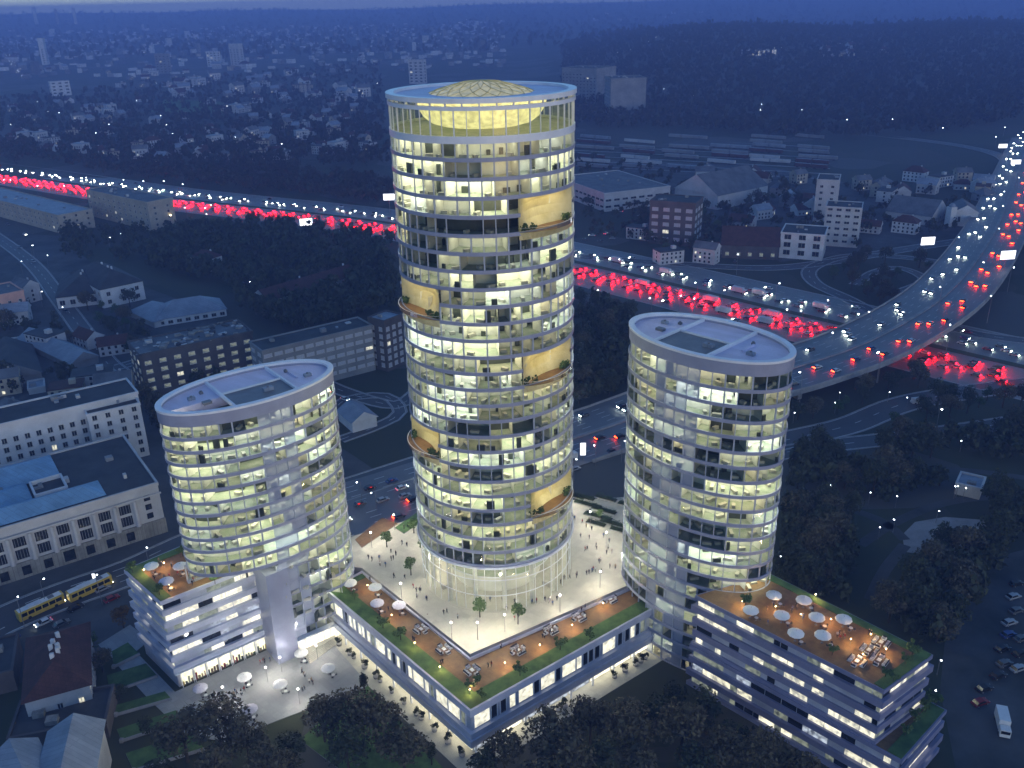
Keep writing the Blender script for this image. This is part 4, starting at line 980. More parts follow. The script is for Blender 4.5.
# ordinary houses, scattered by quarter
HV = {}
def house_mesh(k):
    r = random.Random(k); L, W, h = r.uniform(11, 20), r.uniform(9, 13), r.choice([5, 6, 8, 9, 11]); wm = r.choice(['plaster', 'plaster', 'plaster_white', 'plaster_cream', 'plaster_grey', 'plaster_grey']); rm = r.choice(['roof_red', 'roof_grey', 'roof_tar', 'roof_tin', 'roof_red'])
    root = thing('house', None, 'house', (0, 0, 0)); mb = MB(); poly = [(-L / 2, -W / 2), (L / 2, -W / 2), (L / 2, W / 2), (-L / 2, W / 2)]; mb.prism(poly, -3, h, wm); wallmb = mb
    if r.random() < .75:
        g = W * .36; e = .6; k_ = 0 if r.random() < .5 else W / 2; x = L / 2 + e; y = W / 2 + e; mb = MB()
        mb.face([(-x, -y, h - .2), (x, -y, h - .2), (x - k_, 0, h + g), (-x + k_, 0, h + g)], rm); mb.face([(x, y, h - .2), (-x, y, h - .2), (-x + k_, 0, h + g), (x - k_, 0, h + g)], rm)
        mb.face([(x, -y, h - .2), (x, y, h - .2), (x - k_, 0, h + g)], rm if k_ else wm); mb.face([(-x, y, h - .2), (-x, -y, h - .2), (-x + k_, 0, h + g)], rm if k_ else wm); mb.box(L * .2, W * .12, h + .5, .9, .8, g, wm); mb.build('roof', root)
    else:
        mb = MB(); mb.prism([(p[0] * 1.03, p[1] * 1.03) for p in poly], h, h + .5, rm); mb.box(L * .2, 0, h + .5, 3, 3, 2.2, wm); mb.build('roof', root)
    mb = wallmb
    for sx in range(int(L // 3.4)):
        for z in range(int(h // 3)): mb.box(-L / 2 + 1.9 + sx * 3.4, -W / 2 - .02, 1 + z * 2.9, 1.3, .1, 1.5, 'dark_pane' if r.random() > .12 else 'lit_pane')
    for z in range(int(h // 3)):
        for sg in (-1, 1): mb.box(sg * (L / 2 + .02), 0, 1 + z * 2.9, .1, 1.3, 1.5, 'dark_pane')
    wallmb.build('wall', root)
    return root, ('white' if 'white' in wm else 'cream' if 'cream' in wm else 'grey'), {'roof_red': 'red', 'roof_grey': 'grey', 'roof_tar': 'dark', 'roof_tin': 'metal'}[rm]
kinds = [(lambda r: (Spawner(r[0]), r[1], r[2]))(house_mesh(k)) for k in range(14)]
houses = []; taken = []
def free(x, y, d):
    if any((x - a) ** 2 + (y - b) ** 2 < d * d for a, b in taken): return False
    taken.append((x, y)); return True
def near_path(x, y, path, w): return np.min((path.p[:, 0] - x) ** 2 + (path.p[:, 1] - y) ** 2) < w * w
quarters = [('the quarter above the motorway', [(0, 105), (135, 100), (230, 125), (300, 160), (150, 165), (0, 150)], 60), ('the slope behind the sports field', [(100, 60), (330, 70), (380, 105), (380, 165), (290, 150), (230, 118), (110, 95)], 95), ('the far northern suburb', [(0, 30), (380, 25), (380, 66), (110, 58), (0, 95)], 80), ('the lane behind the factory halls', [(690, 172), (815, 178), (815, 215), (735, 225), (725, 200)], 12), ('the lots behind the church', [(845, 185), (985, 180), (990, 205), (890, 205)], 14), ('the wooded ridge', [(820, 42), (900, 50), (900, 62), (815, 58)], 9), ('the far north', [(590, 10), (760, 14), (700, 24), (590, 22)], 10)]
for qn, poly, cnt in quarters:
    xs, ys = [p[0] for p in poly], [p[1] for p in poly]; k = t = 0
    while k < cnt and t < 3000:
        t += 1; px, py = R.uniform(min(xs), max(xs)), R.uniform(min(ys), max(ys))
        if not inside(poly, px, py): continue
        p = GT(px, py)
        if near_path(p[0], p[1], MW, 60) or not free(p[0], p[1], 17): continue
        S, wc, rc = R.choice(kinds); o = S(p, R.choice([.35, -.6, 1.1, .9, -.2]) + R.uniform(-.2, .2), R.choice([1, 1, 1.15, 1.5]) if py < 100 else 1.0); o['_q'] = qn; o['_c'] = (wc, rc); houses.append(o); k += 1
for px, py in ((18, 322), (48, 348), (8, 392), (70, 402), (96, 388), (118, 400), (12, 418), (90, 345), (115, 352), (28, 300), (208, 268), (640, 238), (668, 262), (706, 262), (742, 226), (760, 218), (800, 214), (905, 232), (870, 232)):
    p = G(px, py); S, wc, rc = R.choice(kinds); o = S(p, R.choice([.35, -.6]) + R.uniform(-.1, .1), .9); o['_q'] = 'the yards below the motorway' if px < 400 else 'the factory quarter'; o['_c'] = (wc, rc); houses.append(o); taken.append(p[:2])
pick_out(houses, 'houses of the town', 'house', lambda o, w: '%s house with %s roof in %s' % (*o['_c'], o['_q']) + w)
for S, _, _ in kinds:
    if not S.used: 
        for c in list(KIDS.get(S.p.name, [])): bpy.data.objects.remove(c)
        bpy.data.objects.remove(S.p)
for o in houses: 
    del o['_q']; del o['_c']
mb = MB()
for i in range(1300):      # rooftops too far off to tell apart
    x, y = R.uniform(-2600, 300), R.uniform(2300, 5600)
    if x > -y * .03: x = -abs(x)
    z = tz(x, y); s_ = R.uniform(9, 22); mb.box(x, y, z - 2, s_, R.uniform(9, 16), R.uniform(6, 14) if R.random() > .04 else R.uniform(20, 38), R.choice(['plaster', 'plaster_grey', 'plaster_white', 'roof_grey']), R.random() * 3, R.choice(['roof_red', 'roof_grey', 'roof_tin', 'roof_tar']))
tag(mb.build('distant_rooftops'), None, None, None, 'stuff')
mb = MB(); mb.face([GT(*p)[:2] + (GT(*p)[2] + .4,) for p in ((150, 113), (222, 114), (224, 103), (165, 100))], 'lawn'); struct(mb, 'sports_field')
# ------------------------------------------------------------------ trees
def crown_quads(seed, rx, rz, blobs, leaves, size, z0):
    g = np.random.default_rng(seed); out = []
    th = g.uniform(0, 2 * PI, blobs); ph = np.arcsin(g.uniform(-.6, 1, blobs)); rr = g.uniform(.35, .75, blobs)
    bc = np.stack([rx * rr * np.cos(th) * np.cos(ph), rx * rr * np.sin(th) * np.cos(ph), z0 + rz + rz * rr * np.sin(ph)], 1); br = g.uniform(.28, .5, blobs) * rx
    k = g.integers(0, blobs, leaves); d = g.normal(size=(leaves, 3)); d /= np.linalg.norm(d, axis=1)[:, None]
    c = bc[k] + d * (br[k] * g.uniform(.55, 1.1, leaves) ** .6)[:, None] * np.array([1, 1, rz / rx * .9])
    n = d + g.normal(size=(leaves, 3)) * .8 + np.array([0, 0, .4]); n /= np.linalg.norm(n, axis=1)[:, None]
    u = np.cross(n, g.normal(size=(leaves, 3))); u /= np.linalg.norm(u, axis=1)[:, None]; v = np.cross(n, u); s = (size * g.uniform(.5, 1.3, leaves))[:, None]
    j = lambda: 1 + g.uniform(-.45, .45, (leaves, 1))
    return np.stack([c - u * s * j(), c - v * s * j() * .7, c + u * s * j(), c + v * s * j() * .7], 1), bc
def tree(seed, h, rx, rz, m, leaves=650, size=.55, blobs=13, name='tree'):
    root = thing(name, None, 'tree', (0, 0, 0)); Q, bc = crown_quads(seed, rx, rz, blobs, leaves, size, h - 2 * rz)
    mb = MB(); tr_ = .028 * h; mb.tube((0, 0, -.3), (.1, .05, h * .45), tr_, tr_ * .65, 'bark', 8); mb.tube((.1, .05, h * .45), (0, .1, h * .85), tr_ * .65, tr_ * .2, 'bark', 6)
    for i in range(min(9, blobs)): mb.tube((.08, .05, h * R.uniform(.3, .5)), tuple(bc[i]), tr_ * .4, tr_ * .1, 'bark', 5)
    mb.build('trunk', root); me = mesh_quads('crown', Q, m); o = bpy.data.objects.new('crown', me); C.objects.link(o); o.parent = root
    return root
TP = {k: Spawner(tree(*v)) for k, v in {
    'a': (1, 13, 5.6, 5.2, 'leaf_brown', 1500, .42), 'b': (2, 15, 6.4, 6, 'leaf_brown', 1700, .42, 16), 'c': (3, 11, 4.6, 4.4, 'leaf_dark', 1200, .42), 'd': (4, 14, 5, 6, 'leaf_dark', 1300, .42),
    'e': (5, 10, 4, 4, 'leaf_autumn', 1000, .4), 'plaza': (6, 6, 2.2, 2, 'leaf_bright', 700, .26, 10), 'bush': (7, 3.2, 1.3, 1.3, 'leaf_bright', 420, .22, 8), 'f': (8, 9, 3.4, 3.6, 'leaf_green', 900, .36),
    'conifer': (9, 15, 2.8, 7, 'leaf_dark', 900, .5, 18)}.items()}
KIND = dict(a='bare brown', b='big brown', c='low dark', d='tall dark', e='autumn yellow', f='round green', conifer='narrow dark')
trees = []; tspot = []
def put(k, p, s=1.0, where=''):
    tspot.append(p[:2]); o = TP[k](p, R.uniform(0, 6), (s * R.uniform(.9, 1.1), s * R.uniform(.9, 1.1), s * R.uniform(.88, 1.12))); trees.append((o, k, where)); return o
# the dark row along the bottom edge
for px, py, k, s in ((188, 762, 'b', 1), (222, 750, 'b', 1.1), (250, 765, 'a', 1), (298, 772, 'c', 1), (325, 742, 'a', .95), (352, 735, 'b', 1), (378, 752, 'b', 1.05), (405, 772, 'a', 1), (350, 778, 'd', 1), (505, 772, 'a', .9), (480, 790, 'c', 1), (555, 765, 'b', 1), (590, 745, 'a', 1), (625, 757, 'b', 1.05), (600, 785, 'd', .9), (655, 735, 'c', 1), (680, 760, 'b', 1), (640, 790, 'a', 1), (705, 735, 'd', .9), (720, 775, 'a', 1), (760, 785, 'b', 1), (800, 800, 'a', 1), (690, 790, 'c', 1), (570, 800, 'b', 1), (540, 800, 'a', .9), (275, 800, 'b', 1), (215, 800, 'a', 1), (160, 800, 'c', 1), (735, 760, 'c', 1), (672, 715, 'c', .8)):
    put(k, G(px, py), s, 'in the dark bottom row')
for px, py, k, s, w in ((92, 655, 'f', .85, 'between the red roofed house and lawns'), (103, 672, 'a', .6, 'between the red roofed house and lawns'), (124, 628, 'e', .75, 'on the pavement by the west block'), (120, 700, 'c', .5, 'on the terraced lawns'), (150, 735, 'c', .55, 'on the terraced lawns'), (170, 752, 'a', .6, 'on the terraced lawns'), (395, 735, 'conifer', .45, 'on the green slope by the podium'), (432, 765, 'conifer', .45, 'on the green slope by the podium'), (365, 692, 'conifer', .4, 'on the green slope by the podium')): put(k, G(px, py), s, w)
for px, py, s in ((480, 617, 1), (518, 624, .95), (411, 575, .95), (387, 547, .85), (414, 533, .9), (424, 552, .8), (600, 520, .6)): put('plaza', G(px, py, .06), s, 'on the pale plaza')
KIND['plaza'] = 'small clipped green'; KIND['bush'] = 'small green roof'
for px, py in ((355, 600), (347, 585), (328, 576), (401, 640), (383, 628), (470, 690), (482, 698), (477, 684), (520, 676), (560, 650), (590, 640)): put('bush', G(px, py, -1.3), R.uniform(.8, 1.3), 'on the planted podium roof')
for px, py in ((885, 677), (893, 682), (912, 655), (905, 664), (832, 655), (745, 606)): put('bush', G(px, py, 12.45), R.uniform(.8, 1.2), 'on the long parasol terrace')
for px, py in ((215, 583), (133, 573), (183, 556), (160, 595)): put('bush', G(px, py, 12.45), R.uniform(.8, 1.2), 'on the small west terrace')
for px, py in ((915, 722), (925, 712), (936, 706), (930, 700), (905, 735)): put('bush', G(px, py, -1.85), R.uniform(.8, 1.2), 'on the lower east terrace')
clear = [RA, RB, RC, RD, RE, RF, RG, RH, RI, RJ, RL] + ramps[11:]
def tree_ok(x, y, d=4):
    if near_path(x, y, MW, 46) or near_path(x, y, VI, 24): return False
    return not any(near_path(x, y, q, 9) for q in clear)
bpolys = [offset_poly(ccw([tuple(v.co[:2]) for v in ()]), 0) for _ in ()]
BF = [(o, np.array([wl(o)[:2]])) for o in ()]
BOX = []
for o in bpy.data.objects:
    if o.name.split('.')[0] == 'wall' and o.parent and o.type == 'MESH':
        w = wl(o); xs = [v.co.x + w.x for v in o.data.vertices]; ys = [v.co.y + w.y for v in o.data.vertices]
        if max(xs) - min(xs) < 200: 
            n = len(o.data.vertices) // 2; BOX.append([(o.data.vertices[i].co.x + w.x, o.data.vertices[i].co.y + w.y) for i in range(n)])
BOX += [UP, LP, AP]
def open_ground(x, y):
    return not any(inside(b, x, y) for b in BOX) and not any(abs(x - b[0][0]) < 60 and abs(y - b[0][1]) < 60 and inside(offset_poly(ccw(b), -3), x, y) for b in BOX)
park = [(782, 600), (795, 470), (860, 440), (960, 460), (1030, 470), (1030, 500), (995, 560), (965, 610), (940, 650), (900, 640), (850, 600)]
sq = [(895, 555), (905, 525), (945, 512), (995, 515), (998, 540), (970, 555)]
t = k = 0
while k < 75 and t < 2500:
    t += 1; px, py = R.uniform(780, 1030), R.uniform(440, 650)
    if not inside(park, px, py) or inside(sq, px, py): continue
    p = G(px, py)
    if not tree_ok(*p[:2]) or not open_ground(*p[:2]) or any((p[0] - a) ** 2 + (p[1] - b) ** 2 < 36 for a, b in tspot): continue
    put(R.choice('aabcccdd') if R.random() > .08 else 'conifer', p, R.uniform(.7, 1.1), 'in the dark park'); k += 1
for qn, poly, cnt, ks in (('by the flyover and its slip roads', [(790, 395), (960, 340), (1030, 345), (1030, 440), (800, 460)], 30, 'cdaf'), ('around the loop road', [(815, 262), (960, 262), (965, 290), (900, 318), (830, 290)], 22, 'cdf'), ('between the towers below the motorway', [(575, 300), (632, 315), (632, 400), (575, 410)], 30, 'cda'), ('behind the white office block', [(0, 330), (130, 330), (250, 400), (160, 440), (130, 375), (0, 395)], 20, 'acd'), ('by the small villa garden', [(70, 300), (130, 300), (150, 330), (100, 338)], 10, 'acf'), ('among the halls beyond the motorway', [(600, 215), (720, 205), (815, 190), (860, 250), (760, 258), (650, 255)], 34, 'cdf')):
    t = k = 0; xs, ys = [p[0] for p in poly], [p[1] for p in poly]
    while k < cnt and t < 1500:
        t += 1; px, py = R.uniform(min(xs), max(xs)), R.uniform(min(ys), max(ys))
        if not inside(poly, px, py): continue
        p = G(px, py)
        if not tree_ok(*p[:2]) or not open_ground(*p[:2]) or any((p[0] - a) ** 2 + (p[1] - b) ** 2 < 40 for a, b in tspot): continue
        put(R.choice(ks), p, R.uniform(.65, 1.05), qn); k += 1
tinfo = {o.name: (k, w) for o, k, w in trees}
pick_out([o for o, k, w in trees], 'trees around the towers', 'tree', lambda o, w: '%s %s %s' % (KIND[tinfo[o.name][0]], 'shrub' if tinfo[o.name][0] == 'bush' else 'tree', tinfo[o.name][1]) + w)
# woods that read as one mass
def wood(name, label, pts, per, size, m, hmin, hmax):
    base = [crown_quads(40 + i, 1, 1, 8, per, size, 0)[0] for i in range(8)]; out = []
    for (x, y, z) in pts:
        q = base[R.randrange(8)]; a = R.uniform(0, 6.28); h = R.uniform(hmin, hmax); r = h * R.uniform(.3, .42); c, s = math.cos(a), math.sin(a)
        X = q[..., 0] * c - q[..., 1] * s; Y = q[..., 0] * s + q[..., 1] * c
        out.append(np.stack([x + X * r, y + Y * r, z + q[..., 2] * h * .46 + h * .06], -1))
    me = mesh_quads(name, np.concatenate(out), m); o = bpy.data.objects.new(name, me); C.objects.link(o); o['kind'] = 'stuff'; return o
def scatter(poly, n, ok=lambda p: True, flat=True):
    xs, ys = [p[0] for p in poly], [p[1] for p in poly]; out = []; t = 0
    while len(out) < n and t < n * 6:
        t += 1; px, py = R.uniform(min(xs), max(xs)), R.uniform(min(ys), max(ys))
        if inside(poly, px, py):
            p = G(px, py) if flat else GT(px, py)
            if ok(p): out.append(p)
    return out
okw = lambda p: tree_ok(p[0], p[1]) and open_ground(p[0], p[1])
wood('dark_wood', '', scatter([(175, 232), (260, 225), (390, 246), (398, 312), (300, 335), (262, 325), (240, 300), (228, 288), (150, 270), (140, 255)], 620, okw), 60, .3, 'leaf_dark', 9, 15)
wood('roadside_wood', '', scatter([(100, 165), (300, 170), (392, 185), (392, 212), (150, 185), (60, 165)], 420, lambda p: okw(p) and not any((p[0] - a) ** 2 + (p[1] - b) ** 2 < 150 for a, b in taken)), 36, .36, 'far_leaf', 9, 15)
wood('town_wood', '', scatter([(0, 100), (380, 62), (390, 170), (0, 165)], 1700, lambda p: not any((p[0] - a) ** 2 + (p[1] - b) ** 2 < 190 for a, b in taken), False), 26, .42, 'far_leaf', 9, 16)
wood('barracks_wood', '', scatter([(60, 232), (180, 232), (230, 290), (150, 262), (100, 262), (62, 262)], 110, okw), 60, .3, 'leaf_dark', 7, 12)
wood('lane_trees', '', scatter([(0, 300), (130, 330), (250, 400), (160, 440), (130, 375), (0, 400)], 60, okw), 80, .28, 'leaf_dark', 5, 9)
wood('factory_trees', '', scatter([(575, 160), (850, 185), (1000, 200), (960, 235), (820, 255), (640, 255), (575, 230)], 230, okw), 60, .3, 'leaf_dark', 6, 12)
wood('yard_wood', '', scatter([(575, 300), (632, 318), (632, 400), (575, 420)], 120, okw), 60, .3, 'leaf_dark', 8, 13)
wood('park_wood', '', scatter([(780, 600), (800, 440), (1030, 425), (1030, 520), (1000, 560), (960, 620), (930, 650), (860, 605)], 330, lambda p: okw(p) and not inside(sq, *P(*p))), 110, .24, 'leaf_dark', 7, 12)
hp = []
while len(hp) < 9000:
    y = R.uniform(1020, 3000); x = y * R.uniform(.06, .72)
    if y < 1120 + 60 * math.sin(x / 90): continue
    if near_path(x, y, RE, 14) or near_path(x, y, VI, 26): continue
    hp.append((x, y, tz(x, y)))
wood('hill_forest', '', hp, 16, .5, 'far_leaf', 11, 19)
fp = []
while len(fp) < 5000:
    y = R.uniform(2900, 8200); x = y * R.uniform(-.62, .8)
    fp.append((x, y, tz(x, y)))
wood('far_forest', '', fp, 7, .8, 'far_leaf', 14, 30)

# ------------------------------------------------------------------ vehicles
def car_shell(mb, paint, L=4.4, W=1.8, h0=.75, h1=1.42, van=False):
    prof = [(-L / 2, .35), (-L / 2, h0), (-L * .42, h0 + .12), (-L * .3, h1) if not van else (-L * .47, h1), (L * .1, h1) if not van else (L * .22, h1), (L * .27, h0 + .1) if not van else (L * .36, h0 + .15), (L * .47, h0 - .06), (L / 2, .55), (L / 2, .35)]
    w = lambda z: W / 2 * (1 if z < h0 + .2 else .82); n = len(prof)
    for sg in (1, -1):
        pts = [(x, sg * w(z), z) for x, z in prof]; mb.face(pts if sg < 0 else list(reversed(pts)), paint)
    for i in range(n):
        (x0, z0), (x1, z1) = prof[i], prof[(i + 1) % n]; gl = i in (2, 4) and not (van and i == 2)
        mb.face([(x0, -w(z0), z0), (x0, w(z0), z0), (x1, w(z1), z1), (x1, -w(z1), z1)], 'car_glass' if gl else paint)
    return prof
def side_glass(mb, L, W, h0, h1):
    for sg in (1, -1):
        y0, y1 = sg * (W / 2 * .97 + .02), sg * (W / 2 * .83 + .02)
        mb.face([(-L * .36, y0, h0 + .16), (L * .22, y0, h0 + .16), (L * .1, y1, h1 - .06), (-L * .28, y1, h1 - .06)], 'car_glass')
def wheels(mb, L, W, r=.32):
    for x in (-L * .3, L * .31):
        for sg in (1, -1): mb.tube((x, sg * (W / 2 - .2), r), (x, sg * (W / 2 + .02), r), r, r, 'tyre', 10)
def quadlight(mb, x, y, z, w, h, m, front):
    pts = [(x, y - w / 2, z), (x, y + w / 2, z), (x, y + w / 2, z + h), (x, y - w / 2, z + h)]; mb.face(pts if front else list(reversed(pts)), m)
def traffic_car(paint, lamp, front, size=(4.4, 1.8)):
    mb = MB(); L, W = size; car_shell(mb, paint, L, W); side_glass(mb, L, W, .75, 1.42); wheels(mb, L, W)
    for y in (-.45, .45): quadlight(mb, (L / 2 + .02) if front else -(L / 2 + .02), y, .5, .55 if front else .74, .28 if front else .34, lamp, front)
    return mb.build('car')
def traffic_truck(paint, lamp, front):
    mb = MB(); mb.box(-1, 0, 1.0, 7, 2.5, 2.6, 'plaster_white'); mb.box(3.6, 0, .5, 1.9, 2.3, 2.2, paint); mb.box(0, 0, .5, 8, 2.1, .5, 'tyre'); mb.box(4.56, 0, 1.6, .05, 2.0, .8, 'car_glass'); wheels(mb, 7.5, 2.3, .5)
    for y in (-.8, .8): quadlight(mb, 4.6 if front else -4.54, y, .6, .5, .25, lamp, front)
    return mb.build('truck')
paints = ['white', 'silver', 'black', 'grey', 'red', 'blue', 'silver', 'grey', 'white']
def fleet(lamp, front): return [(p, Spawner(traffic_car('paint_' + p, lamp, front)), 'car') for p in ('white', 'silver', 'black', 'grey', 'red', 'blue')] + [('white', Spawner(traffic_truck('paint_white', lamp, front)), 'truck')]
FR, FW, FO, FS = fleet('taillight_far', False), fleet('headlight_far', True), fleet('tail_orange', False), fleet('headlight_soft', True)
cars = []; FARQ = {}
def far_car(p, a, lamp, front):
    c, q = math.cos(a), math.sin(a); W_ = lambda x, y, z: (p[0] + x * c - y * q, p[1] + x * q + y * c, p[2] + z)
    FARM.box(p[0], p[1], p[2] + .3, 4.4, 1.8, .6, R.choice(['paint_white', 'paint_silver', 'paint_grey', 'paint_black']), a); FARM.box(p[0] - .3 * c, p[1] - .3 * q, p[2] + .9, 2.4, 1.6, .5, 'car_glass', a)
    x = 2.23 if front else -2.23
    for y in (-.45, .45):
        e, h = (.27, .78) if front else (.42, .92); f = [W_(x, y - e, .5), W_(x, y + e, .5), W_(x, y + e, h), W_(x, y - e, h)]; FARM.face(f if front else f[::-1], lamp)
FARM = MB()
def run(path, lane_offs, F_, n, fwd, where, u0, u1, dz=.08, trucks=.06, gap=(9, 26), limit=590):
    lamp = F_[0][1].p.data.materials[-1].name
    for l in lane_offs:
        u = u0 + R.uniform(0, 14)
        while u < u1:
            p, a = path.at(u, l + R.uniform(-.3, .3), dz); px, py = P(*p); a = a if fwd else a + PI
            d = math.hypot(p[0], p[1]); u += R.uniform(*gap) * (1 if d < 560 else 1.25)
            if not (-12 < px < 1036 and 90 < py < 770): continue
            if d > limit: far_car(p, a, lamp, F_ is not FR and F_ is not FO); continue
            col, S, kd = F_[6] if R.random() < trucks else F_[R.choice([0, 0, 1, 1, 2, 3, 3, 4, 5])]
            o = S(p, a); cars.append((o, col, kd, where))
um = lambda px: MW.s[np.argmin([abs(P(*q)[0] - px) for q in MW.p])]
run(MW, (9, 13, 17, 21, 25), FR, 0, False, 'showing tail lights in the red motorway lanes', um(-10), um(1030), gap=(8, 15))
run(MW, (-11, -15, -19), FW, 0, True, 'with headlights in the pale motorway lanes', um(-10), um(1030), gap=(10, 24))
run(MW, (-29, 31), FW, 0, False, 'on the outer lane of the motorway', um(100), um(1030), gap=(40, 120))
run(VI, (6, 10, 13.5), FO, 0, True, 'showing orange tail lights on the curved flyover', 0, VI.s[-1], .14, gap=(18, 50), limit=520)
run(VI, (-6, -10, -13.5), FS, 0, False, 'with headlights on the curved flyover', 0, VI.s[-1], .14, gap=(20, 60), limit=520)
FARM.build('distant_traffic')['kind'] = 'stuff'; print('CARS', len(cars))
for S in FR + FW + FO + FS:
    if not S[1].used: bpy.data.objects.remove(S[1].p)
ci = {o.name: (c, k, w) for o, c, k, w in cars}
pick_out([o for o, *_ in cars], 'traffic on the motorway and flyover', 'car', lambda o, w: '%s %s %s' % ci[o.name] + w)
for o, c, k, w in cars:
    if k == 'truck': o['category'] = 'truck'
# cars one can see in detail
def near_car(paint, van=False):
    root = thing('car', None, 'car', (0, 0, 0)); L, W, h1 = (4.4, 1.8, 1.42) if not van else (5.2, 2.0, 2.1)
    mb = MB(); car_shell(mb, paint, L, W, .75 if not van else .95, h1, van); mb.build('body', root)
    mb = MB(); side_glass(mb, L, W, .75 if not van else 1.1, h1); mb.build('side_window', root)
    for x in (-L * .3, L * .31):
        for sg in (1, -1): mb = MB(); mb.tube((x, sg * (W / 2 - .2), .32), (x, sg * (W / 2 + .02), .32), .32, .32, 'tyre', 12); mb.tube((x, sg * (W / 2 + .0), .32), (x, sg * (W / 2 + .03), .32), .2, .18, 'paint_silver', 10); mb.build('wheel', root)
    for y in (-.6, .6):
        mb = MB(); quadlight(mb, L / 2 + .02, y, .5, .4, .16, 'headlight' if paint == 'paint_white' else 'furniture_white', True); mb.build('headlight', root)
        mb = MB(); quadlight(mb, -L / 2 - .02, y, .6, .4, .16, 'taillight' if paint == 'paint_white' else 'paint_red', False); mb.build('tail_light', root)
    return root
NC = {p: Spawner(near_car('paint_' + p)) for p in ('white', 'silver', 'black', 'grey', 'red', 'blue')}; ncars = []
def nc(p, px, py, rz, where, z=ZG): o = NC[p](G(px, py, z + .08), rz); ncars.append((o, p, where))
aH = RH.at(RH.s[-1] * .35, 0)[1]
for p, px, py in (('white', 44, 624), ('black', 76, 609), ('grey', 62, 625), ('silver', 103, 590), ('red', 112, 600), ('blue', 12, 640)): nc(p, px, py, aH + (PI if px < 50 else 0), 'on the street with the yellow buses')
for p, px, py in (('silver', 383, 501), ('white', 402, 489), ('grey', 360, 505), ('black', 370, 489), ('silver', 405, 497), ('white', 345, 522), ('blue', 392, 482), ('silver', 575, 470), ('black', 612, 452)): nc(p, px, py, RH.at(RH.s[-1] * .85, 0)[1], 'on the boulevard behind the pale plaza')
for i, (px, py) in enumerate(((1016, 585), (1013, 598), (1016, 612), (1009, 624), (1008, 636), (1002, 650), (1004, 665), (998, 677), (984, 690), (980, 704), (1021, 640), (1020, 655), (1018, 670))): nc(['black', 'silver', 'grey', 'silver', 'blue', 'black', 'grey', 'black', 'black', 'red', 'grey', 'black', 'silver'][i], px, py, .35, 'in the dim car park by the right edge')
for i, (px, py) in enumerate(((585, 240), (600, 242), (612, 239), (592, 236), (606, 234), (620, 212), (640, 216), (790, 255), (805, 252), (812, 258), (735, 262))): nc(R.choice(['white', 'silver', 'grey']), px, py, R.uniform(0, 3), 'parked by the halls beyond the motorway')
for i, (px, py) in enumerate(((25, 235), (33, 262), (8, 225), (66, 312), (20, 248), (190, 372), (205, 368), (345, 400))): nc(R.choice(['white', 'silver', 'grey', 'black']), px, py, -.7, 'on the lane by the barracks and workshops')
ni = {o.name: (p, w) for o, p, w in ncars}
pick_out([o for o, *_ in ncars], 'cars around the towers', 'car', lambda o, w: '%s car %s' % ni[o.name] + w)
def bus(label, px, py):
    a = aH; t = thing('bus', label, 'bus', G(px, py, ZG + .1), 'yellow buses on the street', a)
    def add(mb, n): o = mb.build(n); o.parent = t; return o
    L, W, Hh = 12.5, 2.6, 3.1; mb = MB(); mb.prism([(-L / 2, -W / 2), (L / 2 - .3, -W / 2), (L / 2, -W / 2 + .4), (L / 2, W / 2 - .4), (L / 2 - .3, W / 2), (-L / 2, W / 2)], .35, Hh, 'paint_yellow'); add(mb, 'body')
    mb = MB(); mb.prism([(-L / 2 + .3, -W / 2 + .2), (L / 2 - .5, -W / 2 + .2), (L / 2 - .5, W / 2 - .2), (-L / 2 + .3, W / 2 - .2)], Hh, Hh + .08, 'paint_yellow', 'furniture_white'); add(mb, 'roof')
    mb = MB(); mb.box(-1.5, 0, Hh + .08, 3.6, 1.7, .35, 'plaster_white'); add(mb, 'roof_unit'); mb = MB(); mb.box(3, 0, Hh + .08, 1.6, 1.4, .2, 'pole_grey'); add(mb, 'roof_hatch')
    for sg in (-1, 1):
        for x in (-4.8, -2.9, -1, .9, 2.8, 4.6): mb = MB(); mb.box(x, sg * (W / 2 + .01), 1.5, 1.6, .05, 1.1, 'car_glass'); add(mb, 'side_window')
        for x in (-3.6, 3.6): mb = MB(); mb.tube((x, sg * (W / 2 - .3), .5), (x, sg * (W / 2 + .03), .5), .5, .5, 'tyre', 12); add(mb, 'wheel')
    mb = MB(); mb.box(L / 2 + .02, 0, 1.3, .05, 1.7, 1.3, 'car_glass'); add(mb, 'windscreen')
    for y in (-.9, .9): mb = MB(); quadlight(mb, L / 2 + .03, y, .6, .4, .2, 'headlight', True); add(mb, 'headlight')
bus('yellow bus with white roof unit, rear one of the two on the street', 42, 611); bus('yellow bus with white roof unit, front one under the small roof terrace', 91, 592)
t = thing('box_truck', 'white box truck standing in the dim car park', 'truck', G(1000, 722, ZG + .05), None, 1.25)
for n, f in (('cargo_box', lambda m: m.box(-1, 0, 1, 5.2, 2.4, 2.6, 'furniture_white')), ('cab', lambda m: m.box(-4.7, 0, .6, 1.9, 2.2, 2.0, 'furniture_white')), ('windscreen', lambda m: m.box(-5.67, 0, 1.5, .06, 1.9, .8, 'car_glass')), ('chassis', lambda m: m.box(-1.6, 0, .5, 8, 2, .45, 'tyre'))):
    mb = MB(); f(mb); o = mb.build(n); o.parent = t
for x in (-4.5, .6):
    for sg in (-1, 1): mb = MB(); mb.tube((x, sg * .85, .5), (x, sg * 1.18, .5), .5, .5, 'tyre', 12); o = mb.build('wheel'); o.parent = t
t = thing('delivery_van', 'pale van with lit headlights on the slip road under the flyover', 'van', G(918, 403, ZG + .1), None, .15); mb = MB(); car_shell(mb, 'paint_white', 6, 2.2, 1.1, 2.4, True)
for n, mb in (('body', mb),): o = mb.build(n); o.parent = t
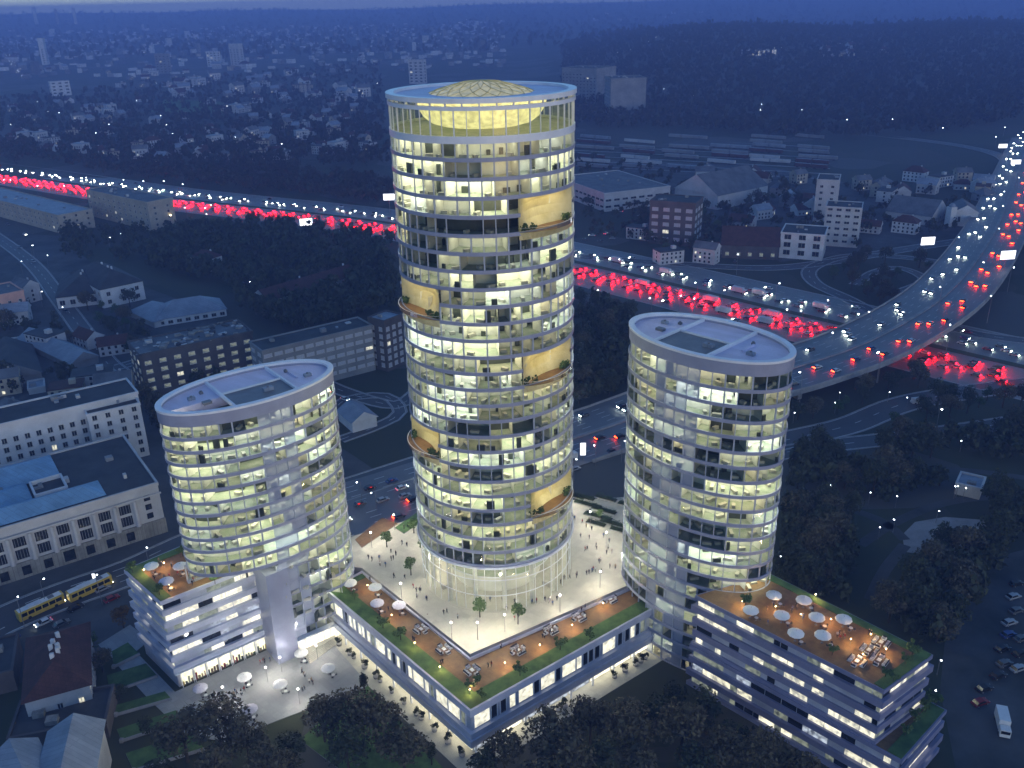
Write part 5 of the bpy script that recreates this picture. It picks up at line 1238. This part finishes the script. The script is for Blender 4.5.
mb = MB(); [quadlight(mb, 3.03, y, .7, .5, .25, 'headlight_far', True) for y in (-.7, .7)]; o = mb.build('headlight'); o.parent = t
mb = MB(); wheels(mb, 6, 2.2, .4); o = mb.build('wheel_set'); o.parent = t

# ------------------------------------------------------------------ lamps and lit signs
def lamp(h, globe, r, arm=1.4):
    root = thing('street_lamp', None, 'lamp', (0, 0, 0)); mb = MB(); mb.tube((0, 0, -.2), (0, 0, h), .11, .07, 'pole_grey', 6); mb.tube((0, 0, h), (arm, 0, h + .25), .06, .05, 'pole_grey', 6); mb.build('pole', root)
    mb = MB(); mb.ball((arm, 0, h + .1), r, r * .7, r * .55, globe, 8, 5); mb.build('lamp_head', root); return root
LS = {'near': Spawner(lamp(9, 'lamp_globe', .27)), 'far': Spawner(lamp(10, 'lamp_globe', .45)), 'warm': Spawner(lamp(9, 'lamp_warm', .55)), 'park': Spawner(lamp(4.5, 'lamp_globe', .23, .3)), 'high': Spawner(lamp(13, 'lamp_globe', .38))}
lamps = []
def put_lamp(kind, px, py, where, z=None):
    h = {'near': 9, 'far': 10, 'warm': 9, 'park': 4.5, 'high': 13}[kind]
    z0 = ZG if z is None else z
    if py < 160: g = GT(px, py); p = (g[0], g[1], g[2])
    else: q = G(px, py, z0 + h); p = (q[0], q[1], z0)
    lamps.append((LS[kind](p, R.uniform(0, 6.28)), kind, where))
for px, py in ((35, 196), (65, 186), (85, 178), (102, 184), (122, 180), (145, 181), (165, 181), (184, 184), (137, 196), (152, 195), (147, 208), (171, 207), (172, 213), (186, 208), (207, 208), (206, 214), (4, 180), (10, 180), (36, 186)): put_lamp('far', px, py, 'along the left end of the motorway')
put_lamp('warm', 210, 205, 'along the left end of the motorway'); put_lamp('warm', 172, 215, 'beside the barrack with the pink end wall')
for px, py in ((620, 259), (698, 283), (722, 290), (652, 298), (693, 298), (680, 295), (738, 254), (777, 283), (790, 310), (803, 312), (830, 300), (872, 312), (600, 290), (575, 268), (940, 408)): put_lamp('high', px, py, 'along the middle of the motorway')
for px, py, z in ((833, 332, -14), (882, 353, -6), (803, 372, -6), (900, 312, -14), (942, 288, -5), (951, 324, -5), (981, 262, -7), (992, 297, -6), (1005, 206, -9), (1012, 268, -7), (1018, 178, -12), (985, 208, -14), (998, 229, -14), (1006, 192, -10), (1021, 162, -12), (881, 353, -6), (960, 238, -14)): put_lamp('high', px, py, 'beside the curved flyover', z)
for px, py in ((795, 405), (840, 393), (889, 392), (836, 403), (794, 413), (908, 398), (842, 441), (886, 444), (962, 441), (897, 496), (832, 495), (798, 453), (849, 495), (965, 488), (956, 487), (830, 485), (870, 493), (938, 511), (965, 549), (991, 533), (1000, 437), (846, 566), (780, 556), (895, 520), (816, 514), (940, 660), (936, 690), (880, 527), (958, 486)): put_lamp('park', px, py, 'in the dark park')
for px, py in ((664, 105), (694, 104), (725, 107), (760, 119), (802, 118), (845, 124), (891, 132), (940, 138), (995, 147), (664, 97), (693, 100), (760, 112), (845, 128), (1003, 137), (890, 128), (663, 70), (620, 58), (640, 52), (648, 46), (655, 42), (662, 56), (792, 50), (775, 53), (780, 54), (617, 58), (630, 55)): put_lamp('far', px, py, 'at the foot of the wooded hill')
for px, py in ((108, 238), (120, 234), (20, 262), (32, 246), (46, 256), (39, 292), (20, 278), (100, 290), (60, 308), (252, 282), (30, 246)): put_lamp('near', px, py, 'on the lanes by the barracks and the villa')
put_lamp('warm', 254, 299, 'at the gable of the long red tiled house')
for px, py in ((40, 582), (145, 546), (96, 578), (17, 600), (375, 492), (360, 481), (574, 458), (622, 440), (596, 444)): put_lamp('near', px, py, 'on the streets beside the towers')
for i in range(44):
    px, py = R.uniform(0, 385), R.uniform(20, 160)
    put_lamp('far', px, py, 'among the houses of the far suburb')
for i in range(22): put_lamp('far', 2 + i * .9 + R.uniform(-2, 2), 46 + i * 1.6 + R.uniform(-2, 2), 'along the bright avenue in the far suburb')
for i in range(14): put_lamp('far', 8 + i * 1.5, 8 + i * .9, 'along the upper avenue in the far suburb')
for i in range(14): put_lamp('far', 420 + i * 4 + R.uniform(-2, 2), 48 - i * 2.3 + R.uniform(-2, 2), 'along the avenue behind the golden dome')
li_ = {o.name: (k, w) for o, k, w in lamps}
pick_out([o for o, *_ in lamps], 'lit street lamps', 'lamp', lambda o, w: '%s lamp %s' % ({'near': 'white street', 'far': 'tall white street', 'warm': 'orange street', 'park': 'short white park', 'high': 'high white road'}[li_[o.name][0]], li_[o.name][1]) + w)
def billboard(label, px, py, w, h, zc, rz, z=ZG):
    q = G(px, py, z + zc); t = thing('billboard', label, 'billboard', (q[0], q[1], z), None, rz)
    for n, f in (('post', lambda m: m.tube((0, .2, 0), (0, .2, zc - h / 2), .25, .2, 'pole_grey', 8)), ('panel', lambda m: m.box(0, .1, zc - h / 2 - .15, w + .3, .3, h + .3, 'pole_grey')), ('lit_face', lambda m: m.face([(-w / 2, -.08, zc - h / 2), (w / 2, -.08, zc - h / 2), (w / 2, -.08, zc + h / 2), (-w / 2, -.08, zc + h / 2)], 'sign_face'))):
        mb = MB(); f(mb); o = mb.build(n); o.parent = t
billboard('lit white billboard beside the red motorway lanes left of the tallest tower', 306, 222, 9, 5, 12, .3)
billboard('lit white billboard standing outside the bend of the flyover', 928, 241, 9, 5, 12, .1)
billboard('lit white billboard over the orange lanes of the flyover', 1008, 255, 9, 5, 9, .1, -7)
billboard('small lit billboard near the top of the flyover by the hill road', 1016, 162, 9, 4, 9, 0, -12)
billboard('small lit billboard where the hill road meets the flyover', 1003, 146, 9, 4, 8, 0)
billboard('lit white billboard hugging the left side of the tallest tower', 389, 197, 9, 5, 14, 0)
billboard('narrow lit advertising column on the boulevard between the towers', 583, 449, 2, 5, 5, 0)
billboard('narrow lit advertising column by the court house and buses', 94, 577, .9, 2.4, 3.0, 0)
# ------------------------------------------------------------------ people, parasols and furniture
def person_mesh(seed, shirt, legs, stride, arms):
    b = [(0, 0, .95), (0, 0, 1.2), (0, 0, 1.42), (.01, 0, 1.52), (.02, 0, 1.66), (.01, 0, 1.74)]; e = [(0, 1), (1, 2), (2, 3), (3, 4), (4, 5)]; r = [(.15, .12), (.14, .11), (.17, .11), (.06, .06), (.1, .085), (.06, .06)]
    for sg in (-1, 1):
        i = len(b); s = sg * stride
        b += [(.0, sg * .1, .88), (.12 * s + .03, sg * .1, .5), (.25 * s - (.05 if s < 0 else 0), sg * .11, .08), (.25 * s + .14, sg * .12, .04)]; e += [(0, i), (i, i + 1), (i + 1, i + 2), (i + 2, i + 3)]; r += [(.1, .1), (.065, .065), (.045, .045), (.04, .03)]
        i = len(b); f = arms[0 if sg < 0 else 1]
        b += [(0, sg * .2, 1.4), (.05 - .08 * s + f * .05, sg * .26, 1.13), (.1 - .15 * s + f * .28, sg * .25, .9 + f * .25), (.13 - .17 * s + f * .36, sg * .24, .82 + f * .3)]; e += [(2, i), (i, i + 1), (i + 1, i + 2), (i + 2, i + 3)]; r += [(.06, .06), (.045, .045), (.034, .034), (.04, .025)]
    me = bpy.data.meshes.new('person_base'); me.from_pydata(b, e, []); o = bpy.data.objects.new('person_base', me); C.objects.link(o)
    o.modifiers.new('s', 'SKIN'); o.modifiers.new('d', 'SUBSURF').levels = 1
    for i, v in enumerate(me.skin_vertices[0].data): v.radius = r[i]
    me.skin_vertices[0].data[0].use_root = True
    dg = bpy.context.evaluated_depsgraph_get(); dg.update(); new = bpy.data.meshes.new_from_object(o.evaluated_get(dg)); bpy.data.objects.remove(o)
    for n in (shirt, legs, 'skin', 'hair', 'shoe'): new.materials.append(MATS[n])
    for p in new.polygons:
        c = p.center; p.use_smooth = True
        if c.z > 1.54: k = 3 if (c.z > 1.68 or c.x < -.02) else 2
        elif c.z > 1.47 and abs(c.y) < .09: k = 2
        elif abs(c.y) > .19 and c.z < .98 + .3 * max(arms): k = 2 if c.z < .9 + .3 * max(arms) else 0
        elif c.z > .93: k = 0
        elif c.z < .09: k = 4
        else: k = 1
        p.material_index = k
    new.name = 'person'; return new
PM = [(person_mesh(i, s, l, st, a), n) for i, (s, l, st, a, n) in enumerate((('cloth_black', 'cloth_navy', .9, (0, 0), 'black jacket'), ('shirt_white', 'cloth_black', .2, (.6, 0), 'white shirt'), ('cloth_red', 'cloth_grey', .8, (0, .4), 'red jacket'), ('cloth_navy', 'cloth_black', .1, (.2, .9), 'navy coat'), ('cloth_grey', 'cloth_black', 1.0, (0, 0), 'grey coat'), ('cloth_tan', 'cloth_navy', .15, (.5, .5), 'tan coat'), ('cloth_blue', 'cloth_grey', .7, (0, 0), 'blue jacket'), ('cloth_black', 'cloth_black', .15, (0, .8), 'dark suit')))]
folk = []
def put_person(px, py, z, where, w=None):
    i = R.choice([0, 0, 3, 4, 7, 7, 1, 2, 5, 6]) if w is None else w
    p = G(px, py, z); o = bpy.data.objects.new('person', PM[i][0]); C.objects.link(o); o.location = p; o.rotation_euler = (0, 0, R.uniform(0, 6.28)); s = R.uniform(.96, 1.06); o.scale = (s, s, s); folk.append((o, PM[i][1], where))
def huddle(px, py, n, z, where, sx=7, sy=4):
    for _ in range(n): put_person(px + R.uniform(-sx, sx), py + R.uniform(-sy, sy), z, where)
WU = 'walking on the pale plaza'
for px, py, n in ((403, 543, 2), (398, 557, 4), (411, 530, 2), (372, 560, 2), (385, 563, 3), (400, 578, 3), (437, 575, 0), (416, 592, 4), (422, 598, 3), (441, 616, 2), (458, 618, 1), (508, 606, 3), (497, 605, 2), (535, 603, 2), (547, 604, 3), (552, 601, 2), (563, 582, 3), (573, 580, 2), (590, 573, 4), (596, 570, 3), (597, 560, 3), (590, 548, 4), (608, 552, 3), (577, 521, 3), (588, 527, 3), (583, 538, 2), (572, 520, 2), (605, 540, 2), (620, 556, 2), (589, 516, 2), (612, 566, 2), (519, 622, 1)): huddle(px, py, n, .02, WU)
WL_ = 'on the lower plaza among the parasols'
for px, py, n in ((212, 711, 4), (241, 693, 4), (247, 688, 2), (236, 695, 2), (262, 663, 4), (271, 659, 2), (249, 680, 3), (279, 657, 3), (304, 674, 4), (311, 684, 3), (306, 690, 2)): huddle(px, py, n, ZG + .13, WL_, 4, 3)
WT = 'on the planted podium roof'
for px, py, n in ((441, 664, 2), (489, 668, 3), (519, 655, 2), (545, 640, 2), (583, 610, 3), (588, 606, 1), (378, 617, 2), (391, 612, 2), (415, 640, 2), (423, 634, 1), (443, 658, 1), (368, 581, 1), (500, 650, 2), (551, 634, 2), (425, 620, 1)): huddle(px, py, n, ZP + .02, WT, 3, 2)
WR = 'on the long parasol terrace'
for px, py, n in ((770, 609, 2), (795, 609, 2), (802, 622, 2), (843, 637, 4), (838, 640, 2), (868, 634, 2), (790, 614, 2), (775, 620, 1), (813, 650, 0), (845, 625, 1), (765, 623, 1)): huddle(px, py, n, 12.32, WR, 4, 3)
WS = 'on the small west terrace'
for px, py, n in ((183, 555, 4), (167, 578, 2), (178, 575, 2), (191, 584, 2), (160, 565, 3), (153, 580, 1), (172, 566, 1)): huddle(px, py, n, 12.32, WS, 3, 2)
fi = {o.name: (c, w) for o, c, w in folk}
pick_out([o for o, *_ in folk], 'people on the plazas and terraces', 'person', lambda o, w: 'person in a %s %s' % fi[o.name] + w)

def parasol(cloth):
    root = thing('parasol', None, 'parasol', (0, 0, 0)); mb = MB(); mb.lathe([(.3, 0), (.3, .12), (.06, .16)], 0, 0, 'pole_grey', 12); mb.build('base', root)
    mb = MB(); mb.tube((0, 0, .1), (0, 0, 2.75), .04, .035, 'pole_grey', 8); mb.build('pole', root)
    mb = MB(); n = 10; pr = [(1.85, 2.02), (1.8, 2.2), (1.35, 2.5), (.75, 2.72), (.05, 2.86)]; mb.lathe(pr, 0, 0, cloth, n, False); mb.lathe([(r - .02, z - .05) for r, z in reversed(pr)], 0, 0, cloth, n, False); c = mb.build('canopy', root)
    mb = MB(); [mb.tube((0, 0, 2.7), (1.75 * math.cos(2 * PI * i / n), 1.75 * math.sin(2 * PI * i / n), 2.1), .018, .018, 'pole_grey', 4) for i in range(n)]; mb.build('rib', c)
    mb = MB(); mb.ball((0, 0, 2.93), .07, .07, .1, 'pole_grey'); mb.build('finial', root); return root
def cafe_table():
    root = thing('cafe_table', None, 'table', (0, 0, 0)); mb = MB(); mb.lathe([(.44, .7), (.45, .72), (.45, .745)], 0, 0, 'furniture_white', 16); mb.build('table_top', root); mb = MB(); mb.tube((0, 0, .04), (0, 0, .7), .05, .04, 'pole_grey', 8); mb.lathe([(.28, 0), (.26, .04)], 0, 0, 'pole_grey', 12); mb.build('pedestal', root); return root
def cafe_chair():
    root = thing('cafe_chair', None, 'chair', (0, 0, 0)); mb = MB(); mb.box(0, 0, .43, .46, .46, .06, 'cushion_dark'); mb.build('seat', root); mb = MB(); mb.box(-.21, 0, .49, .05, .46, .42, 'cushion_dark'); mb.build('backrest', root)
    for x in (-.19, .19):
        for y in (-.19, .19): mb = MB(); mb.tube((x, y, 0), (x, y, .43), .02, .02, 'pole_grey', 6); mb.build('leg', root)
    return root
SPW, SPL, SCT, SCC = Spawner(parasol('cloth_white')), Spawner(parasol('cloth_lilac')), Spawner(cafe_table()), Spawner(cafe_chair())
par, tab, cha = [], [], []
def cafe(px, py, z, where, lilac=False):
    p = G(px, py, z + 2.4); p = (p[0], p[1], z); par.append(((SPL if lilac else SPW)(p, R.random()), 'lilac' if lilac else 'white', where))
    q = (p[0] + R.uniform(.9, 1.5), p[1] - R.uniform(.9, 1.6), z); tab.append((SCT(q), where))
    a0 = R.uniform(0, 6)
    for k in range(3): a = a0 + k * 2.1; cha.append((SCC((q[0] + .75 * math.cos(a), q[1] + .75 * math.sin(a), z), a + PI), where))
for px, py in ((774, 594), (804, 599), (751, 609), (782, 614), (817, 616), (844, 618), (796, 632), (823, 634)): cafe(px, py, 12.31, WR)
for px, py, l in ((151, 565, False), (180, 565, False), (166, 580, True)): cafe(px, py, 12.31, WS, l)
for px, py, l in ((200, 687, True), (244, 676, False), (280, 683, False), (250, 708, True), (301, 652, False), (328, 667, False)): cafe(px, py, ZG + .13, WL_, l)
for px, py, l in ((350, 582, False), (375, 586, False), (377, 602, True), (399, 604, True)): cafe(px, py, ZP + .01, WT, l)
for L_, g, c, f in ((par, 'parasols on the terraces', 'parasol', lambda o, w: '%s parasol %s' % IN[o.name] + w), (tab, 'cafe tables under the parasols', 'table', lambda o, w: 'small round white table %s' % IN[o.name] + w), (cha, 'chairs at the cafe tables', 'chair', lambda o, w: 'dark cafe chair %s' % IN[o.name] + w)):
    IN = {t[0].name: t[1:] if len(t) > 2 else t[1] for t in L_}; pick_out([t[0] for t in L_], g, c, f)
def sofa(w):
    root = thing('sofa', None, 'sofa', (0, 0, 0)); mb = MB(); mb.box(0, 0, .08, .85, w, .24, 'furniture_white'); mb.build('base', root)
    for i in range(int(w / .8)): mb = MB(); mb.box(.04, -w / 2 + .42 + i * (w - .1) / int(w / .8), .33, .7, .72, .14, 'cushion_grey'); mb.build('seat_cushion', root)
    mb = MB(); mb.box(-.36, 0, .325, .16, w, .42, 'cushion_dark'); mb.build('backrest', root)
    for s in (-1, 1): mb = MB(); mb.box(.06, s * (w / 2 - .06), .325, .66, .12, .28, 'furniture_white'); mb.build('armrest', root)
    return root
def lowtable():
    root = thing('coffee_table', None, 'table', (0, 0, 0)); mb = MB(); mb.box(0, 0, .34, .8, 1.1, .06, 'furniture_white'); mb.build('table_top', root)
    for x in (-.33, .33):
        for y in (-.48, .48): mb = MB(); mb.box(x, y, 0, .06, .06, .34, 'pole_grey'); mb.build('leg', root)
    return root
SS, SA, ST = Spawner(sofa(2.2)), Spawner(sofa(.95)), Spawner(lowtable()); sof, lows = [], []
def lounge(px, py, z, where, a):
    p = G(px, py, z); W_ = lambda x, y: (p[0] + x * math.cos(a) - y * math.sin(a), p[1] + x * math.sin(a) + y * math.cos(a), z)
    lows.append((ST(W_(0, 0), a), where)); sof.append((SS(W_(-1.35, 0), a), 'long grey sofa', where)); sof.append((SS(W_(1.35, 0), a + PI), 'long grey sofa', where)); sof.append((SA(W_(0, 1.6), a - PI / 2), 'single grey armchair', where)); sof.append((SA(W_(0, -1.7), a + PI / 2), 'single grey armchair', where))
for px, py, a in ((421, 630, .75), (444, 650, .7), (472, 671, .7), (518, 651, -.9), (551, 631, -.9), (579, 618, -.9), (610, 600, -.9)): lounge(px, py, ZP + .01, WT, a)
for px, py, a in ((881, 643, -.75), (869, 651, -.75), (857, 662, -.75), (879, 661, -.75)): lounge(px, py, 12.31, WR, a)
IN = {t[0].name: t[1:] for t in sof}; pick_out([t[0] for t in sof], 'lounge sofas on the terraces', 'sofa', lambda o, w: '%s %s' % IN[o.name] + w)
IN = {t[0].name: t[1] for t in lows}; pick_out([t[0] for t in lows], 'low tables between the sofas', 'table', lambda o, w: 'low white table between sofas %s' % IN[o.name] + w)
# potted shrubs along the podium pavement and planted beds behind the tallest tower
def pot():
    root = thing('potted_shrub', None, 'plant', (0, 0, 0)); mb = MB(); mb.lathe([(.5, 0), (.62, .55), (.56, .56)], 0, 0, 'concrete', 14); mb.build('pot', root)
    Q, _ = crown_quads(77, .9, .8, 6, 260, .17, .5); me = mesh_quads('foliage', Q, 'leaf_dark'); o = bpy.data.objects.new('foliage', me); C.objects.link(o); o.parent = root; return root
SPOT = Spawner(pot()); pots = []
a5, b5 = np.array(offset_poly(VO, -1.6)[5]), np.array(offset_poly(VO, -1.6)[0]); b0 = np.array(offset_poly(VO, -1.6)[1])
for i, t in enumerate((.06, .14, .22, .25, .33, .41, .44, .52, .6, .68, .71, .79, .87, .95)): q = a5 + (b5 - a5) * t; pots.append((SPOT((q[0], q[1], ZG + .11), i, R.uniform(.9, 1.4)), 'along the left arm of the podium'))
for i, t in enumerate((.08, .16, .2, .3, .36, .42, .45, .72, .78, .84, .87, .9)): q = b5 + (b0 - b5) * t; pots.append((SPOT((q[0], q[1], ZG + .11), i, R.uniform(.9, 1.4)), 'along the right arm of the podium'))
IN = {t[0].name: t[1] for t in pots}; pick_out([t[0] for t in pots], 'potted shrubs along the podium', 'plant', lambda o, w: 'dark potted shrub %s' % IN[o.name] + w)
beds = []
for px, py, l in ((588, 505, 9), (604, 511, 8), (598, 517, 9), (613, 524, 8), (620, 531, 6), (584, 498, 7), (606, 499, 7), (626, 505, 5), (596, 524, 6), (576, 497, 6)):
    p = G(px, py, 0); t = thing('planting_bed', None, 'flower bed', p, None, -.55); mb = MB(); mb.box(0, 0, 0, l, 1.9, .4, 'concrete', 0, 'lawn_dark'); o = mb.build('curb'); o.parent = t
    Q = []
    for k in range(int(l * 30)): x, y, z = R.uniform(-l / 2, l / 2) * .95, R.uniform(-.85, .85), R.uniform(.4, 1.3); s = R.uniform(.12, .3); Q.append([(x - s, y, z - s * .5), (x, y - s, z + s * .3), (x + s, y, z + s * .4), (x, y + s, z)])
    me = mesh_quads('foliage', np.array(Q), 'leaf_green'); o = bpy.data.objects.new('foliage', me); C.objects.link(o); o.parent = t; beds.append(t)
pick_out(beds, 'planting beds on the plaza', 'flower bed', lambda o, w: 'long low green bed on the plaza behind the tallest tower' + w)
for i, (px, py) in enumerate(((480, 631), (518, 638), (411, 590))):
    p = G(px, py, .02); mb = MB(); mb.lathe([(.9, 0), (.9, .3), (.75, .42), (.3, .45)], 0, 0, 'tyre', 18); o = mb.build('planter', at=p); tag(o, 'dark round planter bowl on the pale plaza, %s' % ('below the left of two green trees', 'below the right of two green trees', 'beside the western plaza tree')[i], 'planter', 'round planters on the plaza')
# lamps that light the plazas and terraces
def post_lamp(h, r, watts, col, globe, spot=False):
    root = thing('plaza_lamp', None, 'lamp', (0, 0, 0)); mb = MB(); mb.tube((0, 0, 0), (0, 0, h), .06, .05, 'pole_grey', 8); mb.build('pole', root); mb = MB(); mb.ball((0, 0, h + r * .8), r, r, r, globe, 8, 6); mb.build('lamp_head', root)
    L_ = bpy.data.lights.new('lamp_light', 'POINT'); L_.energy = watts * EK; L_.color = col; L_.shadow_soft_size = r * 1.3; o = bpy.data.objects.new('lamp_light', L_); C.objects.link(o); o.location = (0, 0, h + r * .8); o.parent = root
    return root
def no_self(root): pass
SPP, SPT, SPG = Spawner(post_lamp(5.0, .22, 4600, (1, .93, .74), 'plaza_globe')), Spawner(post_lamp(1.5, .13, 950, (1, .6, .24), 'lamp_warm')), Spawner(post_lamp(4.5, .2, 3000, (1, .94, .8), 'plaza_globe')); pl_ = []
for px, py in ((432, 571), (402, 600), (452, 640), (478, 640), (560, 612), (600, 588), (606, 548), (590, 527), (570, 505), (372, 548), (395, 530), (622, 570), (505, 632), (425, 545)): pl_.append((SPP(G(px, py, .02)), 'white globe lamp on the pale plaza'))
for px, py in ((368, 590), (392, 620), (415, 648), (440, 672), (470, 695), (505, 668), (540, 650), (572, 630), (603, 608)): pl_.append((SPT(G(px, py, ZP + .02)), 'small orange deck lamp on the planted podium roof'))
for px, py in ((742, 607), (775, 612), (800, 620), (830, 625), (850, 645), (870, 640), (885, 655), (815, 600), (862, 660)): pl_.append((SPT(G(px, py, 12.32)), 'small orange deck lamp on the long parasol terrace'))
for px, py in ((145, 575), (165, 568), (190, 572), (170, 590)): pl_.append((SPT(G(px, py, 12.32)), 'small orange deck lamp on the small west terrace'))
for px, py in ((268, 682), (300, 704), (318, 660), (282, 672), (225, 702)): pl_.append((SPG(G(px, py, ZG + .13)), 'white globe lamp on the lower plaza'))
IN = {t[0].name: t[1] for t in pl_}; pick_out([t[0] for t in pl_], 'lamps on the plazas and terraces', 'lamp', lambda o, w: IN[o.name] + w)

# ------------------------------------------------------------------ air, sky and light
def haze():
    mb = MB(); x0, x1, y0, y1, z0, z1 = -9800, 9800, -320, 9700, -16.5, 182; mb.prism([(x0, y0), (x1, y0), (x1, y1), (x0, y1)], z0, z1, 'haze_air'); o = mb.build('haze'); o['kind'] = 'stuff'
m = bpy.data.materials.new('haze_air'); m.use_nodes = True; nt = m.node_tree; nt.nodes.remove(nt.nodes['Principled BSDF']); v = nt.nodes.new('ShaderNodeVolumePrincipled')
v.inputs['Color'].default_value = (.28, .43, 1, 1); v.inputs['Density'].default_value = HAZE; v.inputs['Anisotropy'].default_value = -.2
nt.links.new(v.outputs[0], nt.nodes['Material Output'].inputs['Volume']); MATS['haze_air'] = m
if HAZE > 0: haze()
w = bpy.data.worlds.new('World'); sc.world = w; w.use_nodes = True; nt = w.node_tree; bg = nt.nodes['Background']
sky = nt.nodes.new('ShaderNodeTexSky'); sky.sky_type = 'NISHITA'; sky.sun_disc = False; sky.sun_elevation = math.radians(SUN_EL); sky.sun_rotation = math.radians(SUN_ROT); sky.altitude = 150; sky.air_density = 1.0; sky.dust_density = .6; sky.ozone_density = 4.8
nt.links.new(sky.outputs[0], bg.inputs[0]); bg.inputs[1].default_value = SKY
sl = bpy.data.lights.new('sun', 'SUN'); sl.energy = SUN; sl.angle = math.radians(12); sl.color = (1, .72, .66); so = bpy.data.objects.new('sun', sl); C.objects.link(so)
a = math.radians(SUN_ROT); e = math.radians(SUN_EL); dv = Vector((math.sin(a) * math.cos(e), math.cos(a) * math.cos(e), math.sin(e))); so.rotation_euler = dv.to_track_quat('Z', 'Y').to_euler(); so.location = (0, 0, 400)
vs = sc.view_settings; vs.view_transform = 'Standard'; vs.look = 'None'; vs.exposure = EXPO; vs.gamma = 1; vs.use_curve_mapping = False
cy = sc.cycles; cy.use_denoising = True; cy.max_bounces = 5; cy.diffuse_bounces = 3; cy.glossy_bounces = 3; cy.transparent_max_bounces = 10; cy.transmission_bounces = 2; cy.volume_bounces = 0; cy.sample_clamp_indirect = 3.0; cy.sample_clamp_direct = 0; cy.caustics_reflective = False; cy.caustics_refractive = False
try: cy.denoiser = 'OPENIMAGEDENOISE'; cy.use_light_tree = True
except Exception: pass
